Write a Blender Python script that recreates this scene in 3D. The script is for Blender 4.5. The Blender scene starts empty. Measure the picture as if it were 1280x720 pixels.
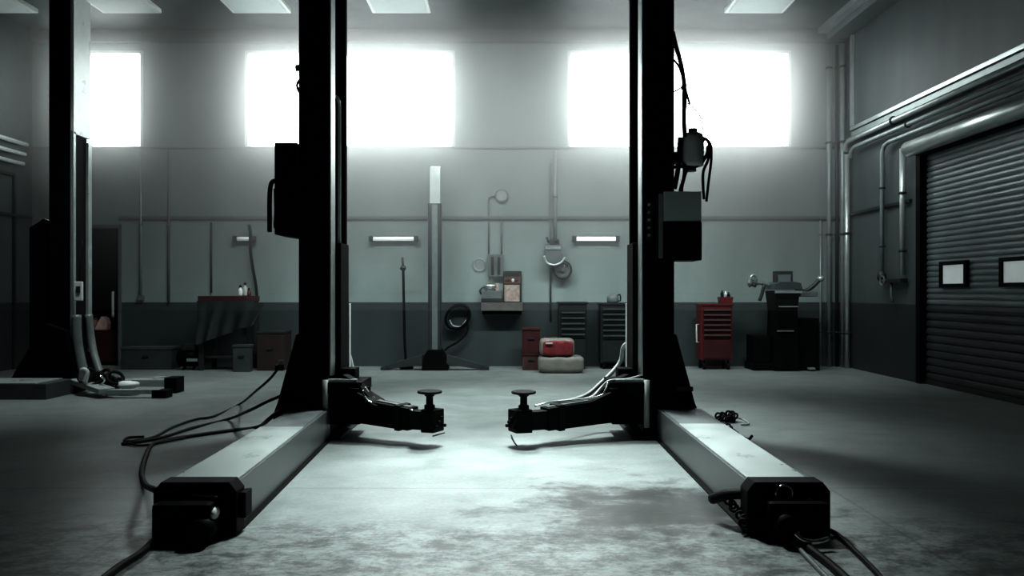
import bpy, bmesh, math, random
from mathutils import Vector, Matrix
random.seed(7)
C = bpy.context.scene.collection
SC = bpy.context.scene
V = Vector
F = 1000.0
CAMZ = 1.3

def P(px, py, Y):
    """point of the place at depth Y seen in the photograph at px, py"""
    return V(((px - 640) / F * Y, Y, CAMZ - (py - 365) / F * Y))

def FL(px, py, z=0.0):
    """point at height z seen in the photograph at px, py"""
    Y = (CAMZ - z) * F / (py - 365)
    return V(((px - 640) / F * Y, Y, z))

# ------------------------------------------------------------------ materials
MATS = {}
def mat(name, col, rough=.5, metal=0.0, var=.25, scale=6.0, bump=0.0, emit=0.0, spec=.5, stretch=None):
    if name in MATS: return MATS[name]
    m = bpy.data.materials.new(name); m.use_nodes = True
    nt = m.node_tree; b = nt.nodes['Principled BSDF']
    tc = nt.nodes.new('ShaderNodeTexCoord'); mp = nt.nodes.new('ShaderNodeMapping')
    nt.links.new(tc.outputs['Object'], mp.inputs[0])
    if stretch: mp.inputs['Scale'].default_value = stretch
    n = nt.nodes.new('ShaderNodeTexNoise'); n.inputs['Scale'].default_value = scale; n.inputs['Detail'].default_value = 6
    nt.links.new(mp.outputs[0], n.inputs['Vector'])
    r = nt.nodes.new('ShaderNodeValToRGB')
    r.color_ramp.elements[0].position = .3; r.color_ramp.elements[1].position = .72
    r.color_ramp.elements[0].color = tuple(c * (1 - var) for c in col) + (1,)
    r.color_ramp.elements[1].color = tuple(min(1, c * (1 + var)) for c in col) + (1,)
    nt.links.new(n.outputs['Fac'], r.inputs[0]); nt.links.new(r.outputs[0], b.inputs['Base Color'])
    rr = nt.nodes.new('ShaderNodeMapRange'); rr.inputs['To Min'].default_value = max(.05, rough - .1); rr.inputs['To Max'].default_value = min(1, rough + .1)
    nt.links.new(n.outputs['Fac'], rr.inputs[0]); nt.links.new(rr.outputs[0], b.inputs['Roughness'])
    b.inputs['Metallic'].default_value = metal; b.inputs['Specular IOR Level'].default_value = spec
    if emit:
        b.inputs['Emission Color'].default_value = tuple(col) + (1,); b.inputs['Emission Strength'].default_value = emit
    if bump:
        bp = nt.nodes.new('ShaderNodeBump'); bp.inputs['Strength'].default_value = bump; bp.inputs['Distance'].default_value = .01
        nt.links.new(n.outputs['Fac'], bp.inputs['Height']); nt.links.new(bp.outputs[0], b.inputs['Normal'])
    MATS[name] = m
    return m

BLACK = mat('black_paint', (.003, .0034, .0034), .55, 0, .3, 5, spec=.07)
RUBBER = mat('black_rubber', (.0045, .005, .005), .65, 0, .3, 20, spec=.12)
DARK = mat('dark_grey_metal', (.03, .036, .036), .45, .3, .3, 8)
GALV = mat('galvanised_steel', (.42, .47, .46), .38, .65, .15, 9, stretch=(4, 4, .6))
STEEL = mat('worn_steel_shaded', (.10, .116, .114), .35, .15, .15, 3)  # beam body darkened: shade on its sides put into the colour
TOPST = mat('worn_steel_lit', (.35, .40, .39), .3, .15, .1, 3, spec=.8)  # paler copy: light falling on the tops put into the colour
CHROME = mat('bright_chrome', (.75, .8, .79), .2, 1, .08, 12)
PALE = mat('pale_hose', (.4, .44, .43), .5, 0, .12, 14)
WHITEP = mat('white_paint', (.62, .66, .65), .5, 0, .1, 10)
GREYP = mat('grey_paint', (.12, .143, .143), .45, 0, .18, 6)
MIDGREY = mat('mid_grey_post', (.036, .045, .045), .45, .1, .15, 3)
REDP = mat('red_paint', (.10, .010, .013), .38, 0, .25, 7)
REDD = mat('dull_red', (.042, .005, .007), .55, 0, .3, 7)
REDB = mat('bright_red_fabric', (.17, .022, .026), .6, 0, .3, 14, bump=.1)
CREAM = mat('cream_vinyl', (.19, .19, .17), .6, 0, .2, 9, bump=.2)
PINK = mat('pinkish_paper', (.85, .58, .53), .7, 0, .2, 18, bump=.3)
BROWN = mat('brown_card', (.12, .06, .05), .75, 0, .3, 9)
CLOTH = mat('dull_plastic_sheet', (.018, .024, .025), .38, 0, .3, 5, bump=.2)
PIPE = mat('pipe_grey', (.32, .37, .37), .4, .35, .15, 6)
PIPEB = mat('pipe_bright', (.5, .55, .54), .32, .6, .12, 6)
CABLE = mat('cable_dark', (.006, .007, .007), .5, 0, .2, 30, spec=.12)
BEIGE = mat('beige_print', (.36, .30, .27), .7, 0, .35, 22)
LAMP = mat('lamp_glow', (.92, 1.0, .97), .4, 0, .01, 3, emit=.45)
LAMPD = mat('lamp_dim', (.8, .88, .85), .4, 0, .02, 3, emit=.2)
PANELL = mat('ceiling_panel_glow', (.42, .48, .47), .6, 0, .06, 2, emit=.13)
DOORPANE = mat('door_window_glow', (.5, .56, .55), .4, 0, .1, 3, emit=.35)

def wall_mat(name, upper, lower, zsplit, streak=1.0):
    m = bpy.data.materials.new(name); m.use_nodes = True
    nt = m.node_tree; L = nt.links; b = nt.nodes['Principled BSDF']
    g = nt.nodes.new('ShaderNodeNewGeometry'); s = nt.nodes.new('ShaderNodeSeparateXYZ'); L.new(g.outputs['Position'], s.inputs[0])
    mp = nt.nodes.new('ShaderNodeMapping'); mp.inputs['Scale'].default_value = (1.2, 1.2, .35); L.new(g.outputs['Position'], mp.inputs[0])
    n = nt.nodes.new('ShaderNodeTexNoise'); n.inputs['Scale'].default_value = 1.6; n.inputs['Detail'].default_value = 8; L.new(mp.outputs[0], n.inputs['Vector'])
    r = nt.nodes.new('ShaderNodeValToRGB'); r.color_ramp.elements[0].position = .3; r.color_ramp.elements[1].position = .7
    r.color_ramp.elements[0].color = (.74, .76, .76, 1); r.color_ramp.elements[1].color = (1, 1, 1, 1); L.new(n.outputs['Fac'], r.inputs[0])
    st = nt.nodes.new('ShaderNodeMath'); st.operation = 'LESS_THAN'; st.inputs[1].default_value = zsplit; L.new(s.outputs['Z'], st.inputs[0])
    mx = nt.nodes.new('ShaderNodeMix'); mx.data_type = 'RGBA'; mx.inputs['A'].default_value = upper + (1,); mx.inputs['B'].default_value = lower + (1,)
    L.new(st.outputs[0], mx.inputs['Factor'])
    mu = nt.nodes.new('ShaderNodeMix'); mu.data_type = 'RGBA'; mu.blend_type = 'MULTIPLY'; mu.inputs['Factor'].default_value = streak
    L.new(mx.outputs['Result'], mu.inputs['A']); L.new(r.outputs[0], mu.inputs['B'])
    # faint panel seams
    cx = nt.nodes.new('ShaderNodeCombineXYZ'); ad = nt.nodes.new('ShaderNodeMath'); L.new(s.outputs['X'], ad.inputs[0]); L.new(s.outputs['Y'], ad.inputs[1])
    L.new(ad.outputs[0], cx.inputs['X']); L.new(s.outputs['Z'], cx.inputs['Y'])
    br = nt.nodes.new('ShaderNodeTexBrick'); br.offset = 0; br.inputs['Scale'].default_value = 1; br.inputs['Brick Width'].default_value = 1.22
    br.inputs['Row Height'].default_value = 1.27; br.inputs['Mortar Size'].default_value = .006; br.inputs['Mortar Smooth'].default_value = .6
    for k, v in (('Color1', 1), ('Color2', .97), ('Mortar', .86)): br.inputs[k].default_value = (v, v, v, 1)
    L.new(cx.outputs[0], br.inputs['Vector'])
    m2 = nt.nodes.new('ShaderNodeMix'); m2.data_type = 'RGBA'; m2.blend_type = 'MULTIPLY'; m2.inputs['Factor'].default_value = 1
    L.new(mu.outputs['Result'], m2.inputs['A']); L.new(br.outputs['Color'], m2.inputs['B'])
    L.new(m2.outputs['Result'], b.inputs['Base Color'])
    b.inputs['Roughness'].default_value = .55
    bp = nt.nodes.new('ShaderNodeBump'); bp.inputs['Strength'].default_value = .06; bp.inputs['Distance'].default_value = .02
    L.new(n.outputs['Fac'], bp.inputs['Height']); L.new(bp.outputs[0], b.inputs['Normal'])
    return m
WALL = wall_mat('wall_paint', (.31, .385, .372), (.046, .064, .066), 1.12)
WALLSIDE = wall_mat('wall_paint_shaded', (.088, .106, .108), (.027, .034, .036), 1.12)  # same wall paint darkened: dimness of the side walls put into the colour
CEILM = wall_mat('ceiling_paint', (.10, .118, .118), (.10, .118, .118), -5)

def floor_mat():
    m = bpy.data.materials.new('stained_concrete'); m.use_nodes = True
    nt = m.node_tree; L = nt.links; b = nt.nodes['Principled BSDF']
    g = nt.nodes.new('ShaderNodeNewGeometry')
    def noise(scale, det, sc=(1, 1, 1), dist=0, rgh=.55):
        mp = nt.nodes.new('ShaderNodeMapping'); mp.inputs['Scale'].default_value = sc; L.new(g.outputs['Position'], mp.inputs[0])
        n = nt.nodes.new('ShaderNodeTexNoise'); n.inputs['Scale'].default_value = scale; n.inputs['Detail'].default_value = det
        n.inputs['Distortion'].default_value = dist; n.inputs['Roughness'].default_value = rgh; L.new(mp.outputs[0], n.inputs['Vector']); return n
    def ramp(n, p0, c0, p1, c1):
        r = nt.nodes.new('ShaderNodeValToRGB'); e = r.color_ramp.elements
        e[0].position = p0; e[1].position = p1; e[0].color = (c0, c0, c0, 1); e[1].color = (c1, c1, c1, 1)
        L.new(n.outputs['Fac'], r.inputs[0]); return r
    def mul(a, bb, f=1.0):
        x = nt.nodes.new('ShaderNodeMix'); x.data_type = 'RGBA'; x.blend_type = 'MULTIPLY'; x.inputs['Factor'].default_value = f
        L.new(a, x.inputs['A']); L.new(bb, x.inputs['B']); return x.outputs['Result']
    base = nt.nodes.new('ShaderNodeRGB'); base.outputs[0].default_value = (.27, .31, .303, 1)
    big = ramp(noise(.8, 7, (1, .8, 1), .4), .34, .8, .64, 1.0)
    mid = ramp(noise(3.2, 9, (.7, 1.1, 1), .3, .65), .3, .62, .66, 1.0)
    fine = ramp(noise(38, 4), .3, .8, .7, 1.0)
    # worn foreground: blotches of scuffed paint grow towards the camera
    sp = nt.nodes.new('ShaderNodeSeparateXYZ'); L.new(g.outputs['Position'], sp.inputs[0])
    def math_(op, a_, b2):
        n = nt.nodes.new('ShaderNodeMath'); n.operation = op
        for k, v in ((0, a_), (1, b2)):
            if isinstance(v, (int, float)): n.inputs[k].default_value = v
            else: L.new(v, n.inputs[k])
        return n.outputs[0]
    def mrange(v, a_, b2, c0, c1):
        n = nt.nodes.new('ShaderNodeMapRange'); n.interpolation_type = 'SMOOTHSTEP'
        for k, q in (('From Min', a_), ('From Max', b2), ('To Min', c0), ('To Max', c1)): n.inputs[k].default_value = q
        L.new(v, n.inputs['Value']); return n.outputs[0]
    X_, Y_ = sp.outputs['X'], sp.outputs['Y']
    wob = noise(1.6, 13, (1, 1.3, 1), .25, .76).outputs['Fac']
    # dark oily patch in front of the right arm
    dx = math_('DIVIDE', math_('SUBTRACT', X_, .85), .95); dy = math_('DIVIDE', math_('SUBTRACT', Y_, 4.75), .85)
    rad = math_('SQRT', math_('ADD', math_('MULTIPLY', dx, dx), math_('MULTIPLY', dy, dy)), 0)
    oil = mrange(math_('ADD', rad, math_('MULTIPLY', math_('SUBTRACT', wob, .5), 4.2)), .25, 1.12, .14, 1.0)
    # scuffed flecks growing towards the camera
    near = mrange(math_('ADD', Y_, math_('MULTIPLY', math_('SUBTRACT', wob, .5), 2.2)), 4.9, 4.1, 0, 1)
    fl = mrange(noise(5.5, 14, (.85, 1.3, 1), .1, .84).outputs['Fac'], .42, .58, .34, 1.2)
    flk = math_('ADD', math_('MULTIPLY', near, math_('SUBTRACT', fl, 1)), 1)
    tot = math_('MULTIPLY', oil, flk)
    wm = nt.nodes.new('ShaderNodeCombineColor')
    for k in range(3): L.new(tot, wm.inputs[k])
    col = mul(mul(mul(mul(base.outputs[0], big.outputs[0]), mid.outputs[0], .6), fine.outputs[0]), wm.outputs[0], 1.0)
    # slab joints
    br = nt.nodes.new('ShaderNodeTexBrick'); br.offset = 0; br.inputs['Scale'].default_value = 1
    br.inputs['Brick Width'].default_value = 4.2; br.inputs['Row Height'].default_value = 3.1; br.inputs['Mortar Size'].default_value = .012; br.inputs['Mortar Smooth'].default_value = .4
    for k, v in (('Color1', 1), ('Color2', .95), ('Mortar', .72)): br.inputs[k].default_value = (v, v, v, 1)
    mpb = nt.nodes.new('ShaderNodeMapping'); mpb.inputs['Location'].default_value = (2.1, .9, 0); L.new(g.outputs['Position'], mpb.inputs[0]); L.new(mpb.outputs[0], br.inputs['Vector'])
    L.new(mul(col, br.outputs['Color']), b.inputs['Base Color'])
    rn = noise(2.5, 6); rm = nt.nodes.new('ShaderNodeMapRange'); rm.inputs['To Min'].default_value = .28; rm.inputs['To Max'].default_value = .55
    L.new(rn.outputs['Fac'], rm.inputs[0]); L.new(rm.outputs[0], b.inputs['Roughness'])
    bp = nt.nodes.new('ShaderNodeBump'); bp.inputs['Strength'].default_value = .12; bp.inputs['Distance'].default_value = .01
    L.new(noise(14, 8).outputs['Fac'], bp.inputs['Height']); L.new(bp.outputs[0], b.inputs['Normal'])
    return m
FLOORM = floor_mat()

# ------------------------------------------------------------------ mesh builder
class MB:
    def __init__(self): self.bm = bmesh.new()
    def _faces(self, vs, faces, smooth=False):
        bv = [self.bm.verts.new(v) for v in vs]
        for f in faces:
            try:
                fc = self.bm.faces.new([bv[i] for i in f]); fc.smooth = smooth
            except ValueError: pass
        return bv
    def box(self, a, b, bev=0.0, M=None):
        x0, x1 = sorted((a[0], b[0])); y0, y1 = sorted((a[1], b[1])); z0, z1 = sorted((a[2], b[2]))
        t = bmesh.new()
        vs = [t.verts.new(v) for v in ((x0,y0,z0),(x1,y0,z0),(x1,y1,z0),(x0,y1,z0),(x0,y0,z1),(x1,y0,z1),(x1,y1,z1),(x0,y1,z1))]
        for f in ((0,3,2,1),(4,5,6,7),(0,1,5,4),(1,2,6,5),(2,3,7,6),(3,0,4,7)): t.faces.new([vs[i] for i in f])
        self._merge(t, bev, M); return self
    def _merge(self, t, bev, M=None):
        if bev: bmesh.ops.bevel(t, geom=t.edges[:], offset=bev, segments=2, affect='EDGES', profile=.7)
        if M is not None: bmesh.ops.transform(t, matrix=M, verts=t.verts[:])
        bmesh.ops.recalc_face_normals(t, faces=t.faces[:])
        me = bpy.data.meshes.new('t'); t.to_mesh(me); t.free(); self.bm.from_mesh(me); bpy.data.meshes.remove(me)
    def hexa(self, pts, bev=0.0):
        """eight corners: bottom four then top four, same order"""
        t = bmesh.new(); vs = [t.verts.new(v) for v in pts]
        for f in ((0,3,2,1),(4,5,6,7),(0,1,5,4),(1,2,6,5),(2,3,7,6),(3,0,4,7)): t.faces.new([vs[i] for i in f])
        self._merge(t, bev); return self
    def prism(self, poly, f0, f1, bev=0.0):
        """poly of 2-D points; f0, f1 map a 2-D point to the two end faces"""
        t = bmesh.new(); n = len(poly)
        a = [t.verts.new(f0(*p)) for p in poly]; b = [t.verts.new(f1(*p)) for p in poly]
        t.faces.new(a[::-1]); t.faces.new(b)
        for i in range(n): t.faces.new((a[i], a[(i+1)%n], b[(i+1)%n], b[i]))
        self._merge(t, bev); return self
    def tube(self, pts, r, seg=8, smooth=True, sub=0, taper=None, caps=True):
        pts = [V(p) for p in pts]
        if sub: pts = spline(pts, sub)
        n = len(pts); rings = []; up = None
        for i, p in enumerate(pts):
            d = (pts[min(i+1, n-1)] - pts[max(i-1, 0)])
            if d.length < 1e-9: d = V((0,0,1))
            d.normalize()
            if up is None:
                up = V((0,0,1)) if abs(d.z) < .9 else V((1,0,0))
            s = d.cross(up)
            if s.length < 1e-6: s = d.orthogonal()
            s.normalize(); up = s.cross(d).normalized()
            rr = r if taper is None else r + (taper - r) * i / max(1, n - 1)
            rings.append([self.bm.verts.new(p + (s*math.cos(k*2*math.pi/seg) + up*math.sin(k*2*math.pi/seg))*rr) for k in range(seg)])
        for i in range(n-1):
            for k in range(seg):
                f = self.bm.faces.new((rings[i][k], rings[i][(k+1)%seg], rings[i+1][(k+1)%seg], rings[i+1][k])); f.smooth = smooth
        if caps:
            self.bm.faces.new(rings[0]); self.bm.faces.new(rings[-1][::-1])
        return self
    def cyl(self, a, b, r, r2=None, seg=20): return self.tube([a, b], r, seg, True, 0, r2)
    def lathe(self, prof, c, axis=(0,0,1), seg=24):
        c = V(c); ax = V(axis).normalized(); u = ax.orthogonal().normalized(); w = ax.cross(u)
        rings = [[self.bm.verts.new(c + ax*h + (u*math.cos(k*2*math.pi/seg) + w*math.sin(k*2*math.pi/seg))*max(r, 1e-4)) for k in range(seg)] for r, h in prof]
        for i in range(len(rings)-1):
            for k in range(seg):
                f = self.bm.faces.new((rings[i][k], rings[i][(k+1)%seg], rings[i+1][(k+1)%seg], rings[i+1][k])); f.smooth = abs(prof[i][0]-prof[i+1][0]) < .6*abs(prof[i][1]-prof[i+1][1]) 
        self.bm.faces.new(rings[0][::-1]); self.bm.faces.new(rings[-1]); return self
    def torus(self, c, R, r, axis=(0,0,1), seg=28, rs=8, sx=1.0):
        c = V(c); ax = V(axis).normalized(); u = ax.orthogonal().normalized(); w = ax.cross(u)
        pts = [c + u*math.cos(a)*R*sx + w*math.sin(a)*R for a in [k*2*math.pi/seg for k in range(seg)]]
        rings = []
        for i, p in enumerate(pts):
            o = (p - c).normalized()
            rings.append([self.bm.verts.new(p + o*math.cos(k*2*math.pi/rs)*r + ax*math.sin(k*2*math.pi/rs)*r) for k in range(rs)])
        for i in range(seg):
            for k in range(rs):
                f = self.bm.faces.new((rings[i][k], rings[(i+1)%seg][k], rings[(i+1)%seg][(k+1)%rs], rings[i][(k+1)%rs])); f.smooth = True
        return self
    def blob(self, c, rad, seg=18, rings=10, jit=0.0, flat=None):
        c = V(c); vs = []
        for i in range(rings+1):
            th = math.pi*i/rings
            row = []
            for k in range(seg):
                ph = 2*math.pi*k/seg; j = 1 + random.uniform(-jit, jit)
                q = V((math.sin(th)*math.cos(ph)*rad[0]*j, math.sin(th)*math.sin(ph)*rad[1]*j, math.cos(th)*rad[2]*j))
                if flat is not None: q.z = max(q.z, -flat)
                row.append(self.bm.verts.new(c + q))
            vs.append(row)
        for i in range(rings):
            for k in range(seg):
                f = self.bm.faces.new((vs[i][k], vs[i+1][k], vs[i+1][(k+1)%seg], vs[i][(k+1)%seg])); f.smooth = True
        bmesh.ops.remove_doubles(self.bm, verts=vs[0]+vs[-1], dist=1e-5); return self
    def build(self, name, m, parent=None, origin=None):
        bmesh.ops.recalc_face_normals(self.bm, faces=self.bm.faces[:])
        o0 = V((0,0,0)); p = parent
        while p is not None: o0 = o0 + p.location; p = p.parent
        loc = V((0,0,0))
        if parent is None and origin is not None: loc = V(origin); o0 = loc
        bmesh.ops.translate(self.bm, vec=-o0, verts=self.bm.verts[:])
        me = bpy.data.meshes.new(name); self.bm.to_mesh(me); self.bm.free()
        for mm in (m if isinstance(m, (list, tuple)) else [m]): me.materials.append(mm)
        o = bpy.data.objects.new(name, me); C.objects.link(o); o.location = loc
        if parent is not None: o.parent = parent
        return o

def spline(pts, sub):
    out = []; n = len(pts)
    for i in range(n-1):
        p0, p1, p2, p3 = pts[max(i-1,0)], pts[i], pts[i+1], pts[min(i+2,n-1)]
        for k in range(sub):
            t = k/sub
            out.append(.5*((2*p1) + (p2-p0)*t + (2*p0-5*p1+4*p2-p3)*t*t + (3*p1-p0-3*p2+p3)*t**3))
    out.append(pts[-1]); return out

def tag(o, label, cat, group=None, kind=None):
    o['label'] = label; o['category'] = cat
    if group: o['group'] = group
    if kind: o['kind'] = kind
    return o
def thing(name, label, cat, loc=(0,0,0), group=None, kind='thing'):
    o = bpy.data.objects.new(name, None); C.objects.link(o); o.location = loc; o.empty_display_size = .1
    return tag(o, label, cat, group, kind)
def struct(o, label=None, cat=None):
    o['kind'] = 'structure'
    if label: o['label'] = label
    if cat: o['category'] = cat
    return o
def dup(root, loc, label):
    r = root.copy(); C.objects.link(r); r.location = loc; r['label'] = label
    for ch in list(root.children):
        c = ch.copy(); C.objects.link(c); c.parent = r
        for g in list(ch.children):
            d = g.copy(); C.objects.link(d); d.parent = c
    return r

# ------------------------------------------------------------------ room
YB, XL, XR, ZC = 14.0, -8.4, 5.8, 5.87
WZ0, WZ1 = 3.85, 5.47
WIN = [(-7.62, -6.5), (-4.62, -1.05), (1.02, 4.83)]
DX0, DX1, DZ = -7.56, -6.88, 2.42
struct(MB().box((XL-.2, 1.0, -.2), (XR+.2, YB+1.6, 0)).build('floor', FLOORM), 'stained concrete workshop floor, bright between the lifts', 'floor')
w = MB()
w.box((XL-.2, YB, WZ1), (XR+.2, YB+.2, ZC+.1))
w.box((XL-.2, YB, DZ), (XR+.2, YB+.2, WZ0))
w.box((XL-.2, YB, 0), (DX0, YB+.2, DZ)); w.box((DX1, YB, 0), (XR+.2, YB+.2, DZ))
xs = [XL-.2] + [x for p in WIN for x in p] + [XR+.2]
for i in range(0, len(xs), 2): w.box((xs[i], YB, WZ0), (xs[i+1], YB+.2, WZ1))
struct(w.build('wall_back', WALL), 'grey back wall with dark painted lower band', 'wall')
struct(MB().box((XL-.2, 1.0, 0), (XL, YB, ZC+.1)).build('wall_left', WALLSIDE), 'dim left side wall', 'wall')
RY0, RY1, RZ = 7.6, 11.37, 3.25        # roller door opening in the right wall
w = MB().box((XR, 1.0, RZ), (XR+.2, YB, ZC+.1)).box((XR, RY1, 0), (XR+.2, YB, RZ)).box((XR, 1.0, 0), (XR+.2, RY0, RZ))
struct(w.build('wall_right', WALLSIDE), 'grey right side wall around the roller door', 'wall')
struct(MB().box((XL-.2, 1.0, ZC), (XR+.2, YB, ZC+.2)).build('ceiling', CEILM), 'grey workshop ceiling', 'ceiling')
def trim(n, mb, m, label): return struct(mb.build('trim_%d' % n, m), label, 'trim')
trim(1, MB().box((XL, YB-.12, ZC-.22), (XR, YB-.001, ZC-.001), .01), GREYP, 'cornice strip along the top of the back wall')
trim(2, MB().box((XR-.34, 6, ZC-.2), (XR-.001, YB-.13, ZC-.001), .01), GREYP, 'boxed beam along the top of the right wall')
trim(3, MB().box((XR-.5, 6, ZC-.09), (XR-.345, YB-.13, ZC-.001), .005), PIPE, 'pale duct beside the boxed beam at the right wall')
trim(4, MB().box((XL, YB-.025, 3.80), (XR, YB-.001, 3.835), .004), GREYP, 'thin ledge under the high windows')
trim(5, MB().box((-6.86, YB-.05, 2.57), (XR-.03, YB-.001, 2.625), .006), GREYP, 'conduit rail along the back wall')
trim(6, MB().box((XR-.05, RY1+.22, 2.6), (XR-.001, YB-.05, 2.65), .006), DARK, 'conduit rail along the right wall')
trim(7, MB().box((XL+.001, 6, 2.57), (XL+.05, YB-.06, 2.62), .006), DARK, 'conduit rail along the left wall')
f = MB().box((XR-.05, 6, 4.04), (XR-.001, 13.62, 4.10), .008).box((XR-.05, 13.54, 4.11), (XR-.001, 13.62, ZC-.21), .008)
trim(8, f, PIPEB, 'raised frame of the upper panel on the right wall')
f = MB().box((XL+.001, 13.44, 0), (XL+.04, 13.5, 3.3), .006).box((XL+.001, 12.2, 3.24), (XL+.04, 13.43, 3.3), .006)
trim(9, f, DARK, 'dark panel frame on the left wall')
# ceiling joists across the room, seen at the top of the picture
f = MB().box((XR-.03, 6, 3.925), (XR-.001, 13.6, 4.02), .005)
trim(11, f, PIPE, 'flat cable tray under the upper panel frame')
for n, (y, c) in enumerate([(11.2, GREYP)]):
    trim(10+n, MB().box((XL, y-.12, ZC-.3), (XR-.51, y+.12, ZC-.001), .01), c, 'boxed ceiling joist across the room')
# alcove behind the doorway
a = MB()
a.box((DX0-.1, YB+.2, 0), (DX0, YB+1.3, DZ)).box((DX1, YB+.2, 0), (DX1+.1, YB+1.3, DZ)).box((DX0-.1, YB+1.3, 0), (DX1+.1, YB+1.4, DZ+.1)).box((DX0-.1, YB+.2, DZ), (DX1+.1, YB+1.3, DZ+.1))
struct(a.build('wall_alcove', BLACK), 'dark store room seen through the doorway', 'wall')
d = thing('door_1', 'dark open doorway behind the far left lift', 'doorway', (0, 0, 0), None, 'structure')
MB().box((DX1-.001, YB-.03, 0), (DX1+.05, YB+.0, DZ+.05), .005).box((DX0-.05, YB-.03, 0), (DX0+.001, YB+.0, DZ+.05), .005).box((DX0-.05, YB-.03, DZ), (DX1+.05, YB+.0, DZ+.06), .005).build('door_frame', GREYP, d)
MB().box((DX1-.045, YB+.05, .01), (DX1-.003, YB+.75, DZ-.02), .004).build('door_leaf', BLACK, d)
q = P(142, 365, YB+.02)
MB().tube([(q.x, YB+.0, 1.30), (q.x+.01, YB-.03, 1.27), (q.x+.01, YB-.03, .9), (q.x, YB+.0, .86)], .022, 8).build('door_handle', PALE, d)

# windows: over-bright frosted panes in frames
pm = bpy.data.materials.new('bright_frosted_pane'); pm.use_nodes = True
nt = pm.node_tree; b = nt.nodes['Principled BSDF']; b.inputs['Base Color'].default_value = (.8, .85, .84, 1)
nz = nt.nodes.new('ShaderNodeTexNoise'); nz.inputs['Scale'].default_value = .6
mr = nt.nodes.new('ShaderNodeMapRange'); mr.inputs['To Min'].default_value = 9; mr.inputs['To Max'].default_value = 10.5
nt.links.new(nz.outputs['Fac'], mr.inputs[0]); nt.links.new(mr.outputs[0], b.inputs['Emission Strength'])
b.inputs['Emission Color'].default_value = (.92, 1.0, .98, 1)
for i, (x0, x1) in enumerate(WIN):
    t = thing('window_%d' % (i+1), ['small high window behind the far left lift', 'wide high window behind the left lift post', 'wide high window behind the right lift post'][i], 'window', ((x0+x1)/2, YB, WZ0), None, 'structure')
    MB().box((x0+.01, YB+.10, WZ0+.01), (x1-.01, YB+.12, WZ1-.01)).build('pane', pm, t)
    fr = MB()
    fr.box((x0-.05, YB-.02, WZ0-.05), (x1+.05, YB-.001, WZ0), .004).box((x0-.05, YB-.02, WZ1), (x1+.05, YB-.001, WZ1+.05), .004)
    fr.box((x0-.05, YB-.02, WZ0), (x0, YB-.001, WZ1), .004).box((x1, YB-.02, WZ0), (x1+.05, YB-.001, WZ1), .004)
    fr.build('frame', WHITEP, t)

# ceiling light panels
pl = [(-7.75, 'leftmost ceiling light panel, cut by the left picture edge'), (-5.85, 'ceiling light panel beside the far left lift post'),
      (-3.85, 'ceiling light panel left of the near left lift post'), (-1.7, 'ceiling light panel right of the near left lift post'),
      (3.72, 'bright ceiling light panel right of the near right lift post')]
for i, (x, lab) in enumerate(pl):
    t = thing('ceiling_light', lab, 'ceiling light', (x, 11.9, 5.6), 'ceiling light panels')
    MB().box((x-.40, 11.62, 5.585), (x+.40, 12.27, 5.60), .003).build('diffuser', PANELL, t)
    MB().box((x-.45, 11.56, 5.595), (x+.45, 12.33, 5.66), .01).build('housing', WHITEP, t)
    for dx in (-.3, .3): MB().tube([(x+dx, 11.95, 5.65), (x+dx, 11.95, ZC)], .012, 6).build('hanger', PIPE, t)

# ------------------------------------------------------------------ roller door
t = thing('door_2', 'grey roller shutter door with two small windows', 'roller door', (XR, 9.5, 0), None, 'structure')
def slat_sheet(z0, z1, step, depth, xo):
    mb = MB(); prof = []; z = z0
    while z < z1 - 1e-6:
        zz = min(z + step, z1); h = zz - z
        prof += [(0, z), (-depth*.8, z+h*.2), (-depth, z+h*.5), (-depth*.8, z+h*.8), (0, z+h*.96)]
        z = zz
    prof.append((0, z1))
    a = [mb.bm.verts.new((xo+p[0], RY0+.04, p[1])) for p in prof]; b = [mb.bm.verts.new((xo+p[0], RY1-.04, p[1])) for p in prof]
    for i in range(len(prof)-1):
        fc = mb.bm.faces.new((a[i], a[i+1], b[i+1], b[i])); fc.smooth = False
    return mb
ROLL = mat('shutter_grey', (.2, .24, .245), .42, .2, .15, 2)
ROLLD = mat('shutter_dark', (.05, .06, .062), .45, .2, .2, 2)
slat_sheet(1.12, RZ, .078, .022, XR+.09).build('upper_curtain', ROLL, t)
slat_sheet(.06, 1.12, .106, .028, XR+.09).build('lower_curtain', ROLLD, t)
MB().box((XR+.05, RY0+.04, 0), (XR+.11, RY1-.04, .07), .01).build('bottom_rail', DARK, t)
MB().box((XR-.03, RY1-.05, 0), (XR+.15, RY1+.07, RZ+.1), .008).box((XR-.03, RY0-.07, 0), (XR+.15, RY0+.05, RZ+.1), .008).box((XR-.03, RY0-.07, RZ-.02), (XR+.15, RY1+.07, RZ+.14), .008).build('guide_frame', BLACK, t)
MB().tube([(XR-.14, 7.4, 3.34), (XR-.14, 11.42, 3.34)], .11, 20).build('roller_housing', PIPEB, t)
for y0, y1 in ((10.27, 10.92), (8.92, 9.58)):
    fr = MB(); X = XR+.055
    for a_, b_ in (((y0, 1.36), (y1, 1.41)), ((y0, 1.66), (y1, 1.71)), ((y0, 1.41), (y0+.06, 1.66)), ((y1-.06, 1.41), (y1, 1.66))):
        fr.box((X-.03, a_[0], a_[1]), (X+.02, b_[0], b_[1]), .004)
    wf = fr.build('window_frame', BLACK, t)
    MB().box((X-.005, y0+.05, 1.40), (X+.005, y1-.05, 1.67)).build('pane', DOORPANE, wf)

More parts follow.
